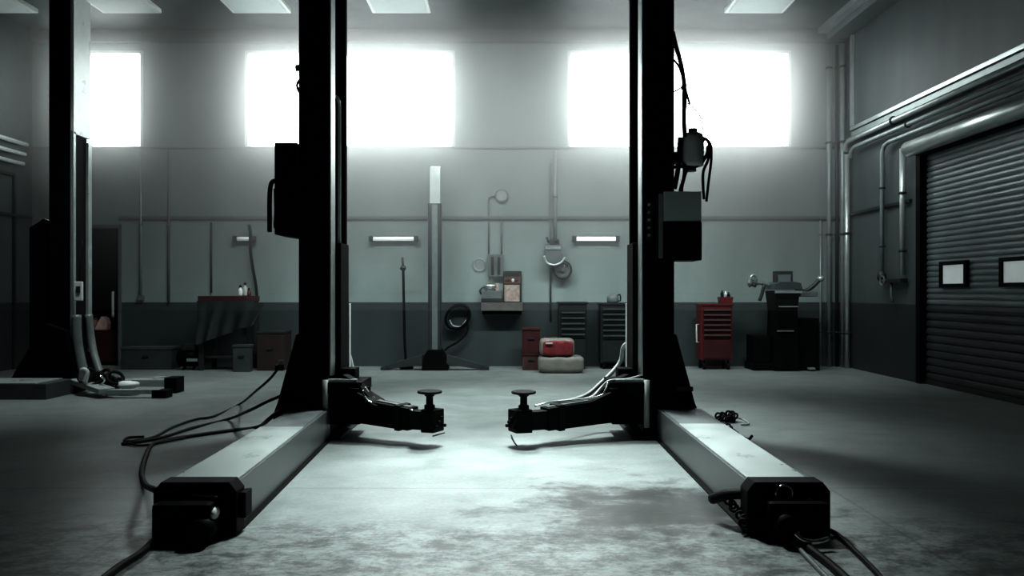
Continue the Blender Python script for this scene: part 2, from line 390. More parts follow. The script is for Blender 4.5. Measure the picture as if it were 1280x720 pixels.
# ------------------------------------------------------------------ pipes
def pipe(label, pts, r, m=PIPE, clips=(), valve=None, group=None, cat='pipe', name='pipe'):
    base = V(pts[-1])
    t = thing(name, label, cat, base, group)
    MB().tube(pts, r, 10).build('pipe_run', m, t)
    for c, ax in clips:
        MB().torus(c, r*1.15, r*.45, ax, 12, 6).build('clip', DARK, t)
    return t
g = 'wall pipes on the right'
e = XR - .08
pipe('topmost of the long pipes sloping along the right wall above the shutter', [(e, 6.5, 3.87), (e, 13.6, 3.87), (e, 13.72, 3.80), (e, 13.72, 3.70)], .045, PIPEB, [((e, 12, 3.87), (0,1,0))], group=g)
pipe('middle of the long pipes along the right wall above the shutter', [(e-.03, 6.5, 3.71), (e-.03, 13.3, 3.71), (e-.03, 13.42, 3.66), (e-.03, 13.45, 3.55)], .035, PIPE, [((e-.03, 11.5, 3.71), (0,1,0))], group=g)
pipe('lowest of the long pipes above the shutter, bending down to the wall valve', [(e-.02, 6.5, 3.57), (e-.02, 12.1, 3.57), (e-.02, 12.25, 3.54), (e-.02, 12.32, 3.44), (e-.02, 12.32, 1.62)], .033, PIPE, [((e-.02, 12.32, 2.9), (0,0,1)), ((e-.02, 12.32, 2.0), (0,0,1))], group=g)
pipe('vertical pipe just left of the shutter frame', [(e, 11.72, 3.4), (e, 11.72, 1.55)], .04, PIPEB, [((e, 11.72, 2.75), (0,0,1)), ((e, 11.72, 1.9), (0,0,1))], group=g)
t = thing('valve', 'small valve cluster on the right wall beside the shutter', 'valve', (e-.02, 12.1, 1.5))
MB().blob((e-.03, 12.32, 1.54), (.07, .07, .085)).cyl((e-.02, 12.32, 1.62), (e-.02, 12.32, 1.44), .04).box((e-.06, 11.66, 1.44), (e+.05, 12.3, 1.5), .01).build('body', DARK, t)
MB().torus((e-.12, 12.1, 1.47), .07, .012, (1,0,0)).cyl((e-.12, 12.1, 1.47), (e-.03, 12.1, 1.47), .012).build('hand_wheel', GREYP, t)
MB().tube([(e, 12.05, 1.45), (e-.01, 12.05, 1.28), (e-.01, 12.0, 1.15)], .02, 8).build('drain', GREYP, t)
g = 'corner pipes on the right'
for lab, x, y, r, z1, m in (('thin vertical pipe on the back wall, first left of the corner bundle', 5.38, YB-.05, .018, 2.55, PIPE),
                          ('vertical corner pipe on the back wall, outer one of the bundle', 5.52, YB-.075, .04, 5.6, PIPE),
                          ('dark vertical pipe second in the corner bundle on the back wall', 5.66, YB-.06, .03, 5.6, DARK),
                          ('vertical corner pipe on the side wall nearest the room corner', XR-.08, 13.84, .04, 5.6, PIPE),
                          ('bright vertical pipe on the side wall, nearest the shutter of the corner bundle', XR-.08, 13.66, .045, 3.65, PIPEB)):
    pipe(lab, [(x, y, z1), (x, y, 0)], r, m, [((x, y, z), (0,0,1)) for z in (.6, 2.3, 3.9, 5.2) if z < z1], group=g)
g = 'wall pipes on the left'
for k, z in enumerate((3.83, 3.65, 3.48)):
    pipe(['topmost', 'middle', 'lowest'][k] + ' of three pale pipes along the left wall', [(XL+.06, 6.5, z), (XL+.06, 13.75-.05*k, z)], .035, mat('pale_pipe', (.7, .76, .74), .35, .2, .08, 5), [((XL+.06, 12.6, z), (0,1,0))], group=g)
g = 'conduits on the back wall'
c_ = lambda px, py, r_=.02: P(px, py, YB-r_*1.6-.002)
for lab, px, y0, y1, r, m in (('conduit running down the back wall right of the doorway to a small box', 176, 190, 372, .022, PIPE),
                            ('short thin conduit dropping onto the red topped workbench', 264, 278, 366, .018, DARK),
                            ('long pale conduit left of the workbench, below the ledge', 211, 188, 378, .022, GREYP),
                            ('left wire drop above the wall notice board', 611, 248, 320, .014, GREYP),
                            ('right wire drop above the wall notice board', 627, 274, 320, .014, GREYP),
                            ('pale pipe dropping to the hose reel on the back wall', 694, 188, 305, .03, PIPE),
                            ('dark conduit behind the hose reel going down to the tool chests', 688, 205, 400, .016, GREYP)):
    a0, a1 = c_(px, y0, r), c_(px, y1, r)
    t = pipe(lab, [a0, a1], r, m, [(a0.lerp(a1, .5), (0,0,1))], group=g, cat='conduit', name='conduit')
    if px == 176: MB().box(a1 - V((.05, .03, .05)), a1 + V((.05, .035, .04)), .006).build('outlet_box', GREYP, t)

# ------------------------------------------------------------------ near lift posts
CX = -.23
RAIL = mat('pale_rail', (.6, .65, .64), .45, 0, .12, 6)
def near_post(s, name_label):
    X = lambda u: CX + s*u
    t = thing('car_lift_post', name_label, 'car lift', (X(1.55), 7.45, 0), 'near lift posts')
    H = 4.7
    # C-section column open to the middle
    poly = [(1.405, 7.2), (1.69, 7.2), (1.69, 7.72), (1.36, 7.72), (1.36, 7.66), (1.58, 7.66), (1.58, 7.26), (1.405, 7.26)]
    MB().prism(poly, lambda u, y: (X(u), y, .0), lambda u, y: (X(u), y, H), .006).build('column', BLACK, t)
    MB().prism([(1.372, 7.25), (1.392, 7.165), (1.402, 7.165), (1.402, 7.25)], lambda u, y: (X(u), y, .55), lambda u, y: (X(u), y, H)).build('front_strip', mat('mirror_strip', (.8, .85, .84), .38, .9, .06, 5), t)  # lip strip shaped and angled to mirror the windows
    MB().box((X(1.33), 7.3, .42), (X(1.575), 7.65, 1.75), .01).build('carriage', RUBBER, t)
    MB().box((X(1.358), 7.66, .5), (X(1.328), 7.74, 1.19), .004).build('cover_strip', RAIL, t)
    # flared base
    poly = [(1.42, 0), (1.91, 0), (1.90, .22), (1.86, .32), (1.70, .92), (1.42, .98)]
    MB().prism(poly, lambda u, z: (X(u), 7.14, z), lambda u, z: (X(u), 7.64, z), .012).build('base_gusset', BLACK, t)
    b = MB().box((X(1.28), 7.05, .0), (X(1.95), 7.85, .022), .004)
    b = b.build('base_plate', DARK, t)
    for u, y in ((1.86, 7.1), (1.86, 7.78), (1.36, 7.8)):
        MB().lathe([(.028, 0), (.028, .02), (.014, .022), (.014, .05)], (X(u), y, .022), seg=6).build('anchor_bolt', GREYP, b)
    # yoke that carries the arm
    br = MB().box((X(1.12), 7.12, .12), (X(1.40), 7.56, .42), .012).box((X(1.10), 7.08, .40), (X(1.43), 7.58, .50), .01).box((X(1.2), 7.3, .5), (X(1.35), 7.5, .6), .01)
    br.build('arm_yoke', BLACK, t)
    p = MB().cyl((X(1.425), 7.09, .1), (X(1.425), 7.09, .52), .026, seg=14)
    p.build('hinge_pin', PALE, t)
    MB().box((X(1.41), 7.1, .5), (X(1.15), 7.16, .525), .006).build('yoke_strip', GALV, t)
    # swing arm
    def arm(root, tip, lab, padz):
        r0, r1 = V(root), V(tip); d = (r1 - r0); d.z = 0; L_ = d.length; d.normalize(); n = V((-d.y, d.x, 0))
        def pt(a_, o, z): q = r0 + d*(a_*L_) + n*o; q.z = z; return q
        def seg(mb, a0, a1, w0, w1, zb0, zb1, zt0, zt1, bev=.006):
            return mb.hexa([pt(a0, -w0, zb0), pt(a1, -w1, zb1), pt(a1, w1, zb1), pt(a0, w0, zb0), pt(a0, -w0, zt0), pt(a1, -w1, zt1), pt(a1, w1, zt1), pt(a0, w0, zt0)], bev)
        mb = MB()
        seg(mb, -.05, .16, .11, .10, .15, .15, .46, .45)
        seg(mb, .10, .34, .10, .085, .15, .14, .44, .345)
        seg(mb, .30, .72, .085, .078, .14, .12, .345, .31)
        a_o = mb.build('arm', BLACK, t)
        seg(MB(), .70, .93, .06, .06, .13, .135, .29, .285).build('extension', RUBBER, a_o)
        e_ = seg(MB(), .86, 1.0, .085, .085, .115, .12, .315, .31, .02)
        for k in range(4):
            q = pt(1.0, -.06+.04*k, .17+.035*(k % 3)); e_.cyl(q, q + d*.028, .014, seg=8)
        e_.build('end_block', BLACK, a_o)
        col = seg(MB(), .58, .63, .092, .090, .115, .112, .335, .33)
        col.build('collar', RUBBER, a_o)
        # paler strip along the top of the arm
        ed = MB(); seg(ed, .33, .70, .03, .03, .335, .305, .352, .318, .003); ed.build('top_edge', STEEL, a_o)
        pc = pt(.90, 0, .3)
        MB().lathe([(.045, 0), (.045, .04), (.03, .05), (.03, .115), (.042, .12), (.042, .135)], pc, seg=16).build('pad_screw', BLACK, a_o)
        MB().lathe([(.05, 0), (.102, .012), (.105, .028), (.1, .032)], (pc.x, pc.y, padz), seg=26).build('lift_pad', RUBBER, a_o)
        return a_o, pt
    if s < 0: a_, pt = arm((X(1.22), 7.18, .3), (X(.385), 6.74, .2), '', .432)
    else: a_, pt = arm((X(1.22), 7.2, .3), (X(.23), 6.72, .2), '', .43)
    # triangular gusset plate over the arm root with a pale edge
    mb = MB().prism([(-.05, .42), (.30, .35), (.26, .38), (.12, .50), (-.05, .56)], lambda a2, z: pt(a2, -.05, z), lambda a2, z: pt(a2, .03, z), .004)
    mb.build('arm_gusset', BLACK, t)
    # rear arm folded towards the back wall
    r0 = V((X(1.36), 7.45, .3)); r1 = V((X(1.34), 8.3, .3)); d = (r1-r0).normalized(); n = V((-d.y, d.x, 0))*.075
    mb = MB().hexa([r0-n-V((0,0,.18)), r1-n*.8-V((0,0,.12)), r1+n*.8-V((0,0,.12)), r0+n-V((0,0,.18)), r0-n+V((0,0,.14)), r1-n*.8+V((0,0,.02)), r1+n*.8+V((0,0,.02)), r0+n+V((0,0,.14))], .008)
    mb.build('rear_arm', BLACK, t)
    if s > 0:
        pts = [P(787, 427, 7.8), P(779, 434, 7.8), P(776, 450, 7.8), P(768, 462, 7.75), P(752, 478, 7.6), P(736, 492, 7.5), P(716, 500, 7.3), P(690, 504, 7.05)]
        MB().tube(pts, .02, 8, sub=5).build('hose', PALE, t)
        pts = [P(800, 470, 7.2), P(784, 474, 7.15), P(762, 476, 7.12), P(752, 484, 7.1), P(740, 496, 7.0), P(722, 500, 6.95), P(700, 503, 6.85)]
        MB().tube(pts, .011, 8, sub=5).build('hose', PALE, t)
        pts = [P(760, 478, 7.05), P(757, 487, 7.0), P(750, 495, 6.97), P(720, 500, 6.92), P(688, 503, 6.8), P(668, 508, 6.75)]
        MB().tube(pts, .009, 8, sub=5).build('brake_line', CHROME, t)
    else:
        pts = [P(429, 384, 7.75), P(431, 420, 7.8), P(436, 440, 7.8), P(441, 462, 7.75), P(440, 480, 7.6)]
        MB().tube(pts, .016, 8, sub=5).build('hose', PALE, t)
        pts = [P(456, 484, 7.1), P(464, 495, 7.08), P(478, 502, 7.05), P(505, 507, 6.95)]
        MB().tube(pts, .011, 8, sub=5).build('hose', PALE, t)
        pts = [P(453, 488, 7.0), P(457, 498, 6.98), P(470, 506, 6.95), P(490, 508, 6.9), P(517, 513, 6.8)]
        MB().tube(pts, .009, 8, sub=5).build('brake_line', CHROME, t)
    return t

# left post
LP = near_post(-1, 'black lift post on the left with a boxed unit and loop handle')
Y = 7.3
a0, a1 = P(346, 180, 7.3), P(374, 298, 7.3)
bx = MB().hexa([(a0.x, 7.22, a1.z+.03), (a1.x, 7.22, a1.z), (a1.x, 7.6, a1.z), (a0.x, 7.6, a1.z+.03), (a0.x, 7.22, a0.z), (a1.x, 7.22, a0.z), (a1.x, 7.6, a0.z), (a0.x, 7.6, a0.z)], .015).build('control_box', BLACK, LP)
MB().tube([P(348, 226, Y), P(341, 227, Y), P(338, 234, Y), P(337, 250, Y), P(337, 272, Y), P(337, 290, Y)], .022, 8, sub=4).build('loop_handle', RUBBER, bx)
MB().tube([P(343, 236, Y), P(344, 262, Y), P(343, 284, Y), P(348, 286, Y)], .009, 6, sub=3).build('lever', DARK, bx)
MB().cyl(P(377, 85, Y), P(370, 85, Y), .03, seg=12).tube([P(376, 98, Y), P(371, 107, Y), P(376, 118, Y)], .012, 8, sub=3).build('lock_release', RUBBER, LP)
MB().tube([P(416, 122, 7.25), P(420, 121, 7.3), P(423, 126, 7.3), P(424, 140, 7.35), P(424, 250, 7.35), P(424, 380, 7.4), P(424, 470, 7.45)], .016, 8, sub=4).build('cable', PALE, LP)
# left floor beam (slightly splayed) with its black end gear
def beam(t, xi0, xo0, xi1, xo1, y0, y1, seam, s):
    top = .262
    lerp = lambda a_, b_, y: a_ + (b_-a_)*(y-y0)/(y1-y0)
    mk = lambda ya, yb, z0, z1, g_=0: [(lerp(xi0,xi1,ya)+s*g_,ya,z0),(lerp(xo0,xo1,ya)-s*g_,ya,z0),(lerp(xo0,xo1,yb)-s*g_,yb,z0),(lerp(xi0,xi1,yb)+s*g_,yb,z0),(lerp(xi0,xi1,ya)+s*g_,ya,z1),(lerp(xo0,xo1,ya)-s*g_,ya,z1),(lerp(xo0,xo1,yb)-s*g_,yb,z1),(lerp(xi0,xi1,yb)+s*g_,yb,z1)]
    b = MB().hexa(mk(y0, y1, .012, top), .006).build('floor_beam', STEEL, t)
    MB().hexa(mk(y0, seam, top, top+.012, .012), .003).build('cover_plate', TOPST, b)
    MB().hexa(mk(seam-.0+.015, y1, top-.002, top+.004, .03), .002).build('end_plate', GREYP, b)
    MB().hexa(mk(y0, y1, 0, .012, -.03), .002).build('foot_flange', BLACK, b)
    return b
lb = beam(LP, -1.50, -1.88, -1.62, -1.96, 4.40, 7.13, 6.1, -1)
def endcap(t, x0, x1, y0, y1, h):
    poly = [(x0, .0), (x1, .0), (x1, h-.05), (x1-.04, h), (x0+.04, h), (x0, h-.05)]
    return MB().prism(poly, lambda x, z: (x, y0, z), lambda x, z: (x, y1, z), .006).build('end_gear', BLACK, t)
ec = endcap(LP, -1.915, -1.47, 4.27, 4.40, .285)
MB().box((-1.87, 4.14, .0), (-1.56, 4.27, .2), .03).cyl((-1.60, 4.06, .07), (-1.60, 4.28, .07), .065).build('motor', BLACK, ec)
MB().box((-1.47, 4.31, .08), (-1.435, 4.42, .22), .01).build('side_lug', BLACK, ec)
MB().blob((-1.56, 4.2, .14), (.02, .05, .032)).build('glint_blob', WHITEP, ec)  # white blob standing in for a glint on the end gear
MB().tube([(-1.70, 4.262, .22), (-1.63, 4.255, .215), (-1.57, 4.262, .212)], .006, 6, sub=3).build('hydraulic_line', GALV, ec)
MB().tube([(-1.86, 4.262, .245), (-1.82, 4.255, .24), (-1.78, 4.262, .25)], .005, 6, sub=3).build('hydraulic_line', GREYP, ec)

# right post
RP = near_post(1, 'black lift post on the right with a power unit and control box')
rb = beam(RP, 1.29, 1.64, 1.29, 1.68, 4.40, 7.13, 6.24, 1)
ec = endcap(RP, 1.255, 1.70, 4.27, 4.40, .285)
MB().box((1.34, 4.17, .0), (1.66, 4.27, .2), .03).cyl((1.42, 4.08, .09), (1.42, 4.28, .09), .06).build('motor', BLACK, ec)
MB().torus((1.45, 4.262, .225), .045, .006, (0,1,0), 20, 6, 1.0).build('ring', CHROME, ec)
MB().tube([(1.52, 4.25, .175), (1.56, 4.24, .18), (1.585, 4.25, .2)], .013, 8, sub=3).build('nozzle', WHITEP, ec)
MB().tube([(1.40, 4.25, .175), (1.43, 4.22, .15), (1.45, 4.15, .10), (1.46, 4.08, .07)], .012, 8, sub=4).build('hydraulic_line', GALV, ec)
MB().tube([(1.44, 4.07, .075), (1.47, 4.03, .05), (1.53, 4.02, .045), (1.60, 4.04, .055)], .012, 8, sub=4).build('bent_handle', CHROME, ec)
mb = MB()
for k in range(9):
    q = V((1.19+.045*random.random()+.006*k, 4.52-.03*k, .16-.012*k)); mb.torus(q, .022, .008, (random.uniform(-1,1), random.uniform(-1,1), random.uniform(-.5,.5)), 12, 6)
mb.tube([(1.285, 4.4, .19), (1.2, 4.46, .17), (1.14, 4.56, .12)], .03, 8, sub=4).build('chain', RUBBER, ec)
# power unit, control box and their wiring
Y = 7.45
a0, a1 = P(822, 244, Y), P(868, 327, Y); mz = (a0.z*.56+a1.z*.44)
cb = MB().box((a0.x, 7.15, a1.z), (a1.x, 7.5, mz), .012).build('control_box', BLACK, RP)
MB().box((a0.x+.002, 7.16, mz), (a1.x-.002, 7.5, a0.z), .01).build('box_hood', mat('hood_grey', (.5, .56, .55), .5, 0, .1, 5), cb)
MB().box((a0.x-.04, 7.17, a1.z+.02), (a0.x-.002, 7.45, a0.z-.02), .006).build('side_flange', mat('flange_grey', (.2, .23, .225), .5, 0, .1, 5), cb)
MB().blob(P(868, 268, 7.2), (.015, .02, .035)).build('knob', RUBBER, cb)
a0, a1 = P(807, 250, 7.19), P(815, 301, 7.19)
sp = MB().box((a0.x, 7.16, a1.z), (a1.x, 7.2, a0.z), .005).build('switch_plate', DARK, RP)
for k in range(5):
    q = P(811, 256+k*9.5, 7.16); MB().cyl(q + V((0, 0, 0)), q + V((0, -.018, 0)), .013, seg=10).build('switch', PIPE if k % 2 else PALE, sp)
# motor body on a bracket
mo = MB().lathe([(.06, -.16), (.095, -.15), (.1, -.12), (.1, .1), (.085, .14), (.05, .155)], P(866, 187, 7.3), (0,0,1), 20).build('power_unit', WHITEP, RP)
q = P(866, 187, 7.3)
MB().cyl(q+V((0,0,.15)), q+V((0,0,.19)), .04, seg=14).cyl(q+V((-.02,0,-.2)), q+V((-.02,0,-.16)), .05, seg=14).build('motor_cap', DARK, mo)
MB().box((CX+1.68, 7.3, q.z-.12), (q.x-.05, 7.42, q.z-.02), .006).build('motor_bracket', DARK, RP)
Y = 7.25
for nm, pts, r, m in (
    ('cable', [P(841, 40, Y), P(845, 58, Y), P(850, 75, Y), P(854, 95, Y), P(856, 120, Y), P(855, 145, Y), P(856, 172, Y)], .02, CABLE),
    ('cable', [P(841, 74, Y), P(848, 82, Y), P(853, 96, Y), P(858, 115, Y), P(862, 130, Y)], .01, CABLE),
    ('wire', [P(854, 108, Y), P(853, 128, Y), P(855, 150, Y), P(858, 168, Y)], .006, GREYP),
    ('wire', [P(838, 116, Y), P(846, 113, Y), P(852, 109, Y)], .006, GREYP),
    ('wire', [P(857, 128, Y), P(866, 134, Y), P(876, 147, Y), P(879, 165, Y)], .005, PALE),
    ('cable', [P(876, 178, Y), P(883, 174, Y), P(887, 184, Y), P(885, 200, Y), P(879, 215, Y), P(879, 235, Y), P(880, 249, Y)], .013, CABLE),
    ('cable', [P(879, 172, Y), P(888, 180, Y), P(889, 200, Y), P(886, 225, Y), P(883, 252, Y)], .012, CABLE),
    ('cable', [P(841, 209, Y), P(852, 208, Y), P(866, 209, Y), P(877, 203, Y), P(884, 192, Y), P(885, 182, Y)], .016, CABLE),
    ('cable', [P(850, 172, Y), P(849, 195, Y), P(847, 215, Y), P(843, 236, Y)], .022, CABLE),
    ('cable', [P(856, 205, Y), P(855, 222, Y), P(851, 236, Y), P(850, 246, Y)], .017, CABLE),
    ('cable', [P(862, 204, Y), P(854, 228, Y), P(852, 246, Y)], .011, CABLE)):
    MB().tube(pts, r, 8, sub=5).build(nm, m, RP)
MB().lathe([(.006, 0), (.02, .03), (.02, .06), (.008, .07)], P(852, 112, Y), (.5, 0, .8), 10).build('plug', DARK, RP)
MB().box(P(846, 483, 7.14)+V((0,-.02,0)), P(866, 489, 7.14)+V((0,.03,0)), .006).build('gusset_lip', DARK, RP)

# ------------------------------------------------------------------ floor cables around the near lift
def cable(label, pts, r, m=CABLE, cat='cable', name='floor_cable', group='loose floor cables', sub=6):
    pts = [V(p) for p in pts]; o = V(pts[len(pts)//2])
    return tag(MB().tube(pts, r, 8, sub=sub).build(name, m, None, o), label, cat, group, 'thing')
z = .014
t = thing('floor_cable', 'upper loose cable from the plug on the left post foot, curling across the floor', 'cable', FL(265, 522, z), 'loose floor cables')
MB().tube([P(348, 460, 7.3), P(338, 473, 7.4), P(322, 487, 7.7), FL(300, 505, z), FL(268, 520, z), FL(245, 524, z), FL(218, 533, z), FL(190, 547, z), FL(158, 552, z), FL(160, 547, z), FL(180, 546, z)], .012, 8, sub=6).build('cable_run', CABLE, t)
q = P(350, 456, 7.3)
MB().box(q-V((.04, .03, .05)), q+V((.03, .03, .0)), .01).build('plug', RUBBER, t)
MB().box(q+V((-.01, -.03, .0)), q+V((.03, .02, .045)), .01).build('plug_cap', WHITEP, t)
cable('middle loose cable leaving the left post foot and lying on the floor', [P(360, 491, 7.2), P(346, 497, 7.15), P(332, 503, 7.15), P(312, 513, 7.3), FL(285, 524, z), FL(240, 535, z), FL(205, 546, z), FL(175, 552, z), FL(152, 555, z)], .014)
cable('thick loose cable bending round to the black end of the left floor beam', [P(356, 510, 7.08), P(346, 516, 6.95), P(336, 524, 6.9), FL(322, 534, z), FL(290, 538, z), FL(240, 545, z), FL(205, 551, z), FL(190, 556, z), FL(182, 571, z), FL(177, 592, .016), FL(182, 606, .05), P(193, 612, 4.42), P(203, 615, 4.36)], .019)
cable('short cable end lying beside the curl on the left floor', [FL(155, 553, z), FL(175, 557, z), FL(200, 553, z), FL(232, 547, z)], .010)
cable('thick dark cable trailing from the right beam end to the front of the floor', [(1.44, 4.10, .06), FL(990, 668, .02), FL(1012, 686, .016), FL(1038, 706, .016), FL(1070, 735, .016)], .022)
cable('thin shiny cable beside the thick one at the right beam end', [(1.36, 4.2, .03), FL(985, 672, .012), FL(1005, 692, .012), FL(1028, 716, .012), FL(1050, 738, .012)], .012, GREYP)
cable('outer cable trailing from the right beam corner across the floor', [(1.66, 4.25, .04), FL(1046, 668, .012), FL(1070, 690, .012), FL(1095, 715, .012), FL(1110, 735, .012)], .014)
cable('dark cable trailing from the left beam end to the lower picture edge', [(-1.85, 4.26, .03), FL(196, 672, .014), FL(178, 690, .014), FL(150, 708, .014), FL(115, 735, .014)], .02)
# chain heap beside the right beam
o = FL(904, 527, 0)
t = thing('chain_heap', 'small heap of dark chain on the floor right of the right beam', 'chain', o)
for k in range(16):
    q = o + V((random.uniform(-.09, .11), random.uniform(-.08, .08), random.uniform(.015, .07))); MB().torus(q, .032, .011, (random.uniform(-1,1), random.uniform(-1,1), random.uniform(-.6,1)), 14, 6).build('link', RUBBER, t)
for k in range(7):
    q = FL(910+3.2*k, 533+3.2*k, .02); MB().torus(q, .024, .009, (random.uniform(-1,1), random.uniform(-1,1), .4), 12, 6).build('link', RUBBER, t)
MB().tube([FL(905, 524, .03), FL(918, 522, .04), FL(930, 525, .02), FL(936, 530, .01), FL(926, 531, .012)], .008, 6, sub=5).build('hook_wire', GALV, t)
tag(MB().tube([FL(930, 547, .02), FL(936, 549, .012), FL(940, 545, .05)], .012, 8, sub=4).build('hook', RUBBER, None, FL(936, 549, .0)), 'small dark hook lying right of the right beam, nearer than the chain heap', 'hook', None, 'thing')
# wire scraps below the arms
tag(MB().tube([FL(541, 545, .006), FL(548, 543, .006), FL(556, 541, .02)], .005, 6, sub=3).build('wire_scrap', CABLE, None, FL(548, 543)), 'tiny bent wire on the floor below the left lift pad', 'wire', 'wire scraps', 'thing')
tag(MB().tube([FL(639, 544, .02), FL(642, 551, .006), FL(646, 557, .006)], .006, 6, sub=3).build('wire_scrap', CABLE, None, FL(642, 551)), 'tiny bent wire on the floor below the right lift pad', 'wire', 'wire scraps', 'thing')

# ------------------------------------------------------------------ far left lift
Y0 = 10.4
t = thing('car_lift_post', 'tall lift post at the far left with a bright side, standing by the doorway', 'car lift', (-5.9, 10.6, 0))
MB().box((-6.02, Y0, 0), (-5.745, Y0+.42, 5.2), .008).build('column', BLACK, t)
BRIGHT = mat('lit_side', (.8, .85, .83), .3, .1, .06, 4)
MB().box((-5.743, Y0+.005, 3.36), (-5.70, Y0+.42, 5.2), .005).build('lit_side_plate', BRIGHT, t)  # bright plate: light on the column's steel side put into the colour
MB().box((-5.743, Y0-.0, .5), (-5.70, Y0+.06, 3.4), .005).build('front_strip', GALV, t)
MB().box((-5.743, Y0+.06, .35), (-5.715, Y0+.33, 3.36), .004).build('carriage', RUBBER, t)
MB().box((-5.743, Y0+.33, .5), (-5.68, Y0+.42, 3.3), .005).build('cover_strip', PIPEB, t)
MB().prism([(-6.30, .25), (-6.02, .2), (-6.02, 2.22), (-6.12, 2.26), (-6.2, 2.2), (-6.3, 2.14)], lambda x, z: (x, Y0+.04, z), lambda x, z: (x, Y0+.36, z), .01).build('control_box', BLACK, t)
MB().prism([(-6.55, 0), (-5.62, 0), (-5.62, .2), (-5.75, .8), (-6.02, .9), (-6.36, .35)], lambda x, z: (x, Y0-.1, z), lambda x, z: (x, Y0+.5, z), .01).build('base_gusset', BLACK, t)
MB().tube([(-5.67, Y0+.02, 1.0), (-5.65, Y0, .7), (-5.60, Y0-.02, .45), (-5.52, Y0-.06, .22)], .06, 8, sub=5).build('cable_guard', GREYP, t)
MB().tube([(-5.66, Y0+.3, 1.0), (-5.62, Y0+.28, .7), (-5.53, Y0+.2, .45), (-5.40, Y0+.1, .22)], .05, 8, sub=5).build('cable_guard', GREYP, t)
rm = MB().box(P(97, 352, Y0)+V((-.02,-.05,0)), P(104, 376, Y0)+V((.01,-.01,0)), .012).build('hanging_remote', WHITEP, t)
MB().box(P(99, 358, Y0)+V((-.01,-.062,0)), P(103, 366, Y0)+V((0,-.05,0)), .003).build('button_pad', DARK, rm)
MB().tube([P(101, 352, Y0)-V((0,.03,0)), P(102, 335, Y0)-V((0,.03,0)), P(103, 300, Y0)-V((0,0,0))], .008, 6, sub=3).build('remote_cord', CABLE, t)
b = MB().box((-7.6, 9.65, 0), (-5.62, 10.25, .19), .01).build('floor_beam', mat('beam_grey', (.06, .072, .072), .5, .1, .2, 5), t)
MB().box((-7.6, 9.655, .19), (-5.75, 10.24, .2), .002).build('cover_plate', TOPST, b)
def bar(mb, a_, b2, w, h, bev=.006):
    a_, b2 = V(a_), V(b2); d = (b2-a_); d.z = 0; d.normalize(); n = V((-d.y, d.x, 0))*w/2
    return mb.hexa([a_-n, b2-n, b2+n, a_+n, a_-n+V((0,0,h)), b2-n+V((0,0,h)), b2+n+V((0,0,h)), a_+n+V((0,0,h))], bev)
mb = MB(); bar(mb, (-5.6, 10.3, .13), (-4.95, 9.78, .06), .2, .06)
bar(mb, (-4.98, 9.82, .05), (-4.33, 9.85, .05), .1, .055)
mb.build('front_arm', TOPST, t)  # pale colour stands in for light missing on these arms
mb = MB(); bar(mb, (-5.55, 10.5, .12), (-4.95, 10.42, .1), .12, .06); bar(mb, (-4.97, 10.4, .08), (-4.44, 10.38, .08), .2, .09); mb.build('rear_arm', TOPST, t)
MB().box((-4.40, 9.76, .0), (-4.22, 9.95, .10), .012).build('end_block', BLACK, t)
MB().box((-4.46, 10.25, .0), (-4.3, 10.5, .20), .012).build('end_block', BLACK, t)
o = V((-5.17, 10.1, 0))
t = thing('hose_heap', 'heap of black hose loops with a pale rag on the far left lift arm', 'hose', o)
for k in range(12): MB().torus(o + V((random.uniform(-.22, .2), random.uniform(-.05, .1), random.uniform(.14, .24))), random.uniform(.06, .11), .022, (random.uniform(-.6,.6), random.uniform(-1,-.2), random.uniform(-.3,1)), 16, 6).build('hose_loop', RUBBER, t)
MB().tube([o+V((-.22,-.1,.2)), o+V((-.18,-.14,.33)), o+V((-.12,-.14,.3)), o+V((-.14,-.16,.16))], .03, 8, sub=4).build('pale_hose', PALE, t)
MB().tube([o+V((.0,-.12,.12)), o+V((.1,-.14,.2)), o+V((.04,-.15,.26))], .012, 8, sub=4).build('clamp', CHROME, t)
mb = MB().blob(o+V((.33, -.02, .13)), (.15, .1, .05), 14, 8, .12).build('rag', WHITEP, t)
tag(MB().tube([(-4.63, 10.35, .19), (-4.55, 10.3, .2), (-4.5, 10.38, .2), (-4.6, 10.42, .19), (-4.66, 10.36, .19)], .008, 6, sub=4).build('wire_loop', PALE, None, (-4.58, 10.36, .18)), 'pale wire loop lying on the rear arm of the far left lift', 'wire', None, 'thing')

# ------------------------------------------------------------------ back lift post (behind, between the two near posts)
Yb = 13.35
t = thing('car_lift_post', 'slim grey lift post standing at the back wall between the near posts', 'car lift', (-1.285, Yb, 0))
x0, x1 = -1.385, -1.19
MB().prism([(x0, Yb), (x1, Yb), (x1, Yb+.2), (x1-.03, Yb+.2), (x0+.03, Yb+.2), (x0, Yb+.2)], lambda x, y: (x, y, .0), lambda x, y: (x, y, 2.78), .006).build('column', MIDGREY, t)
MB().box((x0+.05, Yb-.012, .3), (x1-.05, Yb, 2.75), .003).build('channel_strip', GREYP, t)
MB().box((x0-.015, Yb-.01, .2), (x0+.012, Yb+.02, 2.78), .003).build('left_edge', DARK, t)
MB().box((x1-.012, Yb-.01, .2), (x1+.015, Yb+.02, 2.78), .003).build('right_edge', DARK, t)
MB().box((x0+.01, Yb+.02, 2.78), (x1-.01, Yb+.18, 3.4), .006).build('pale_top', PIPEB, t)
MB().prism([(-1.5, 0), (-1.06, 0), (-1.1, .22), (-1.18, .34), (-1.4, .34), (-1.46, .24)], lambda x, z: (x, Yb-.12, z), lambda x, z: (x, Yb+.25, z), .01).build('base_block', BLACK, t)
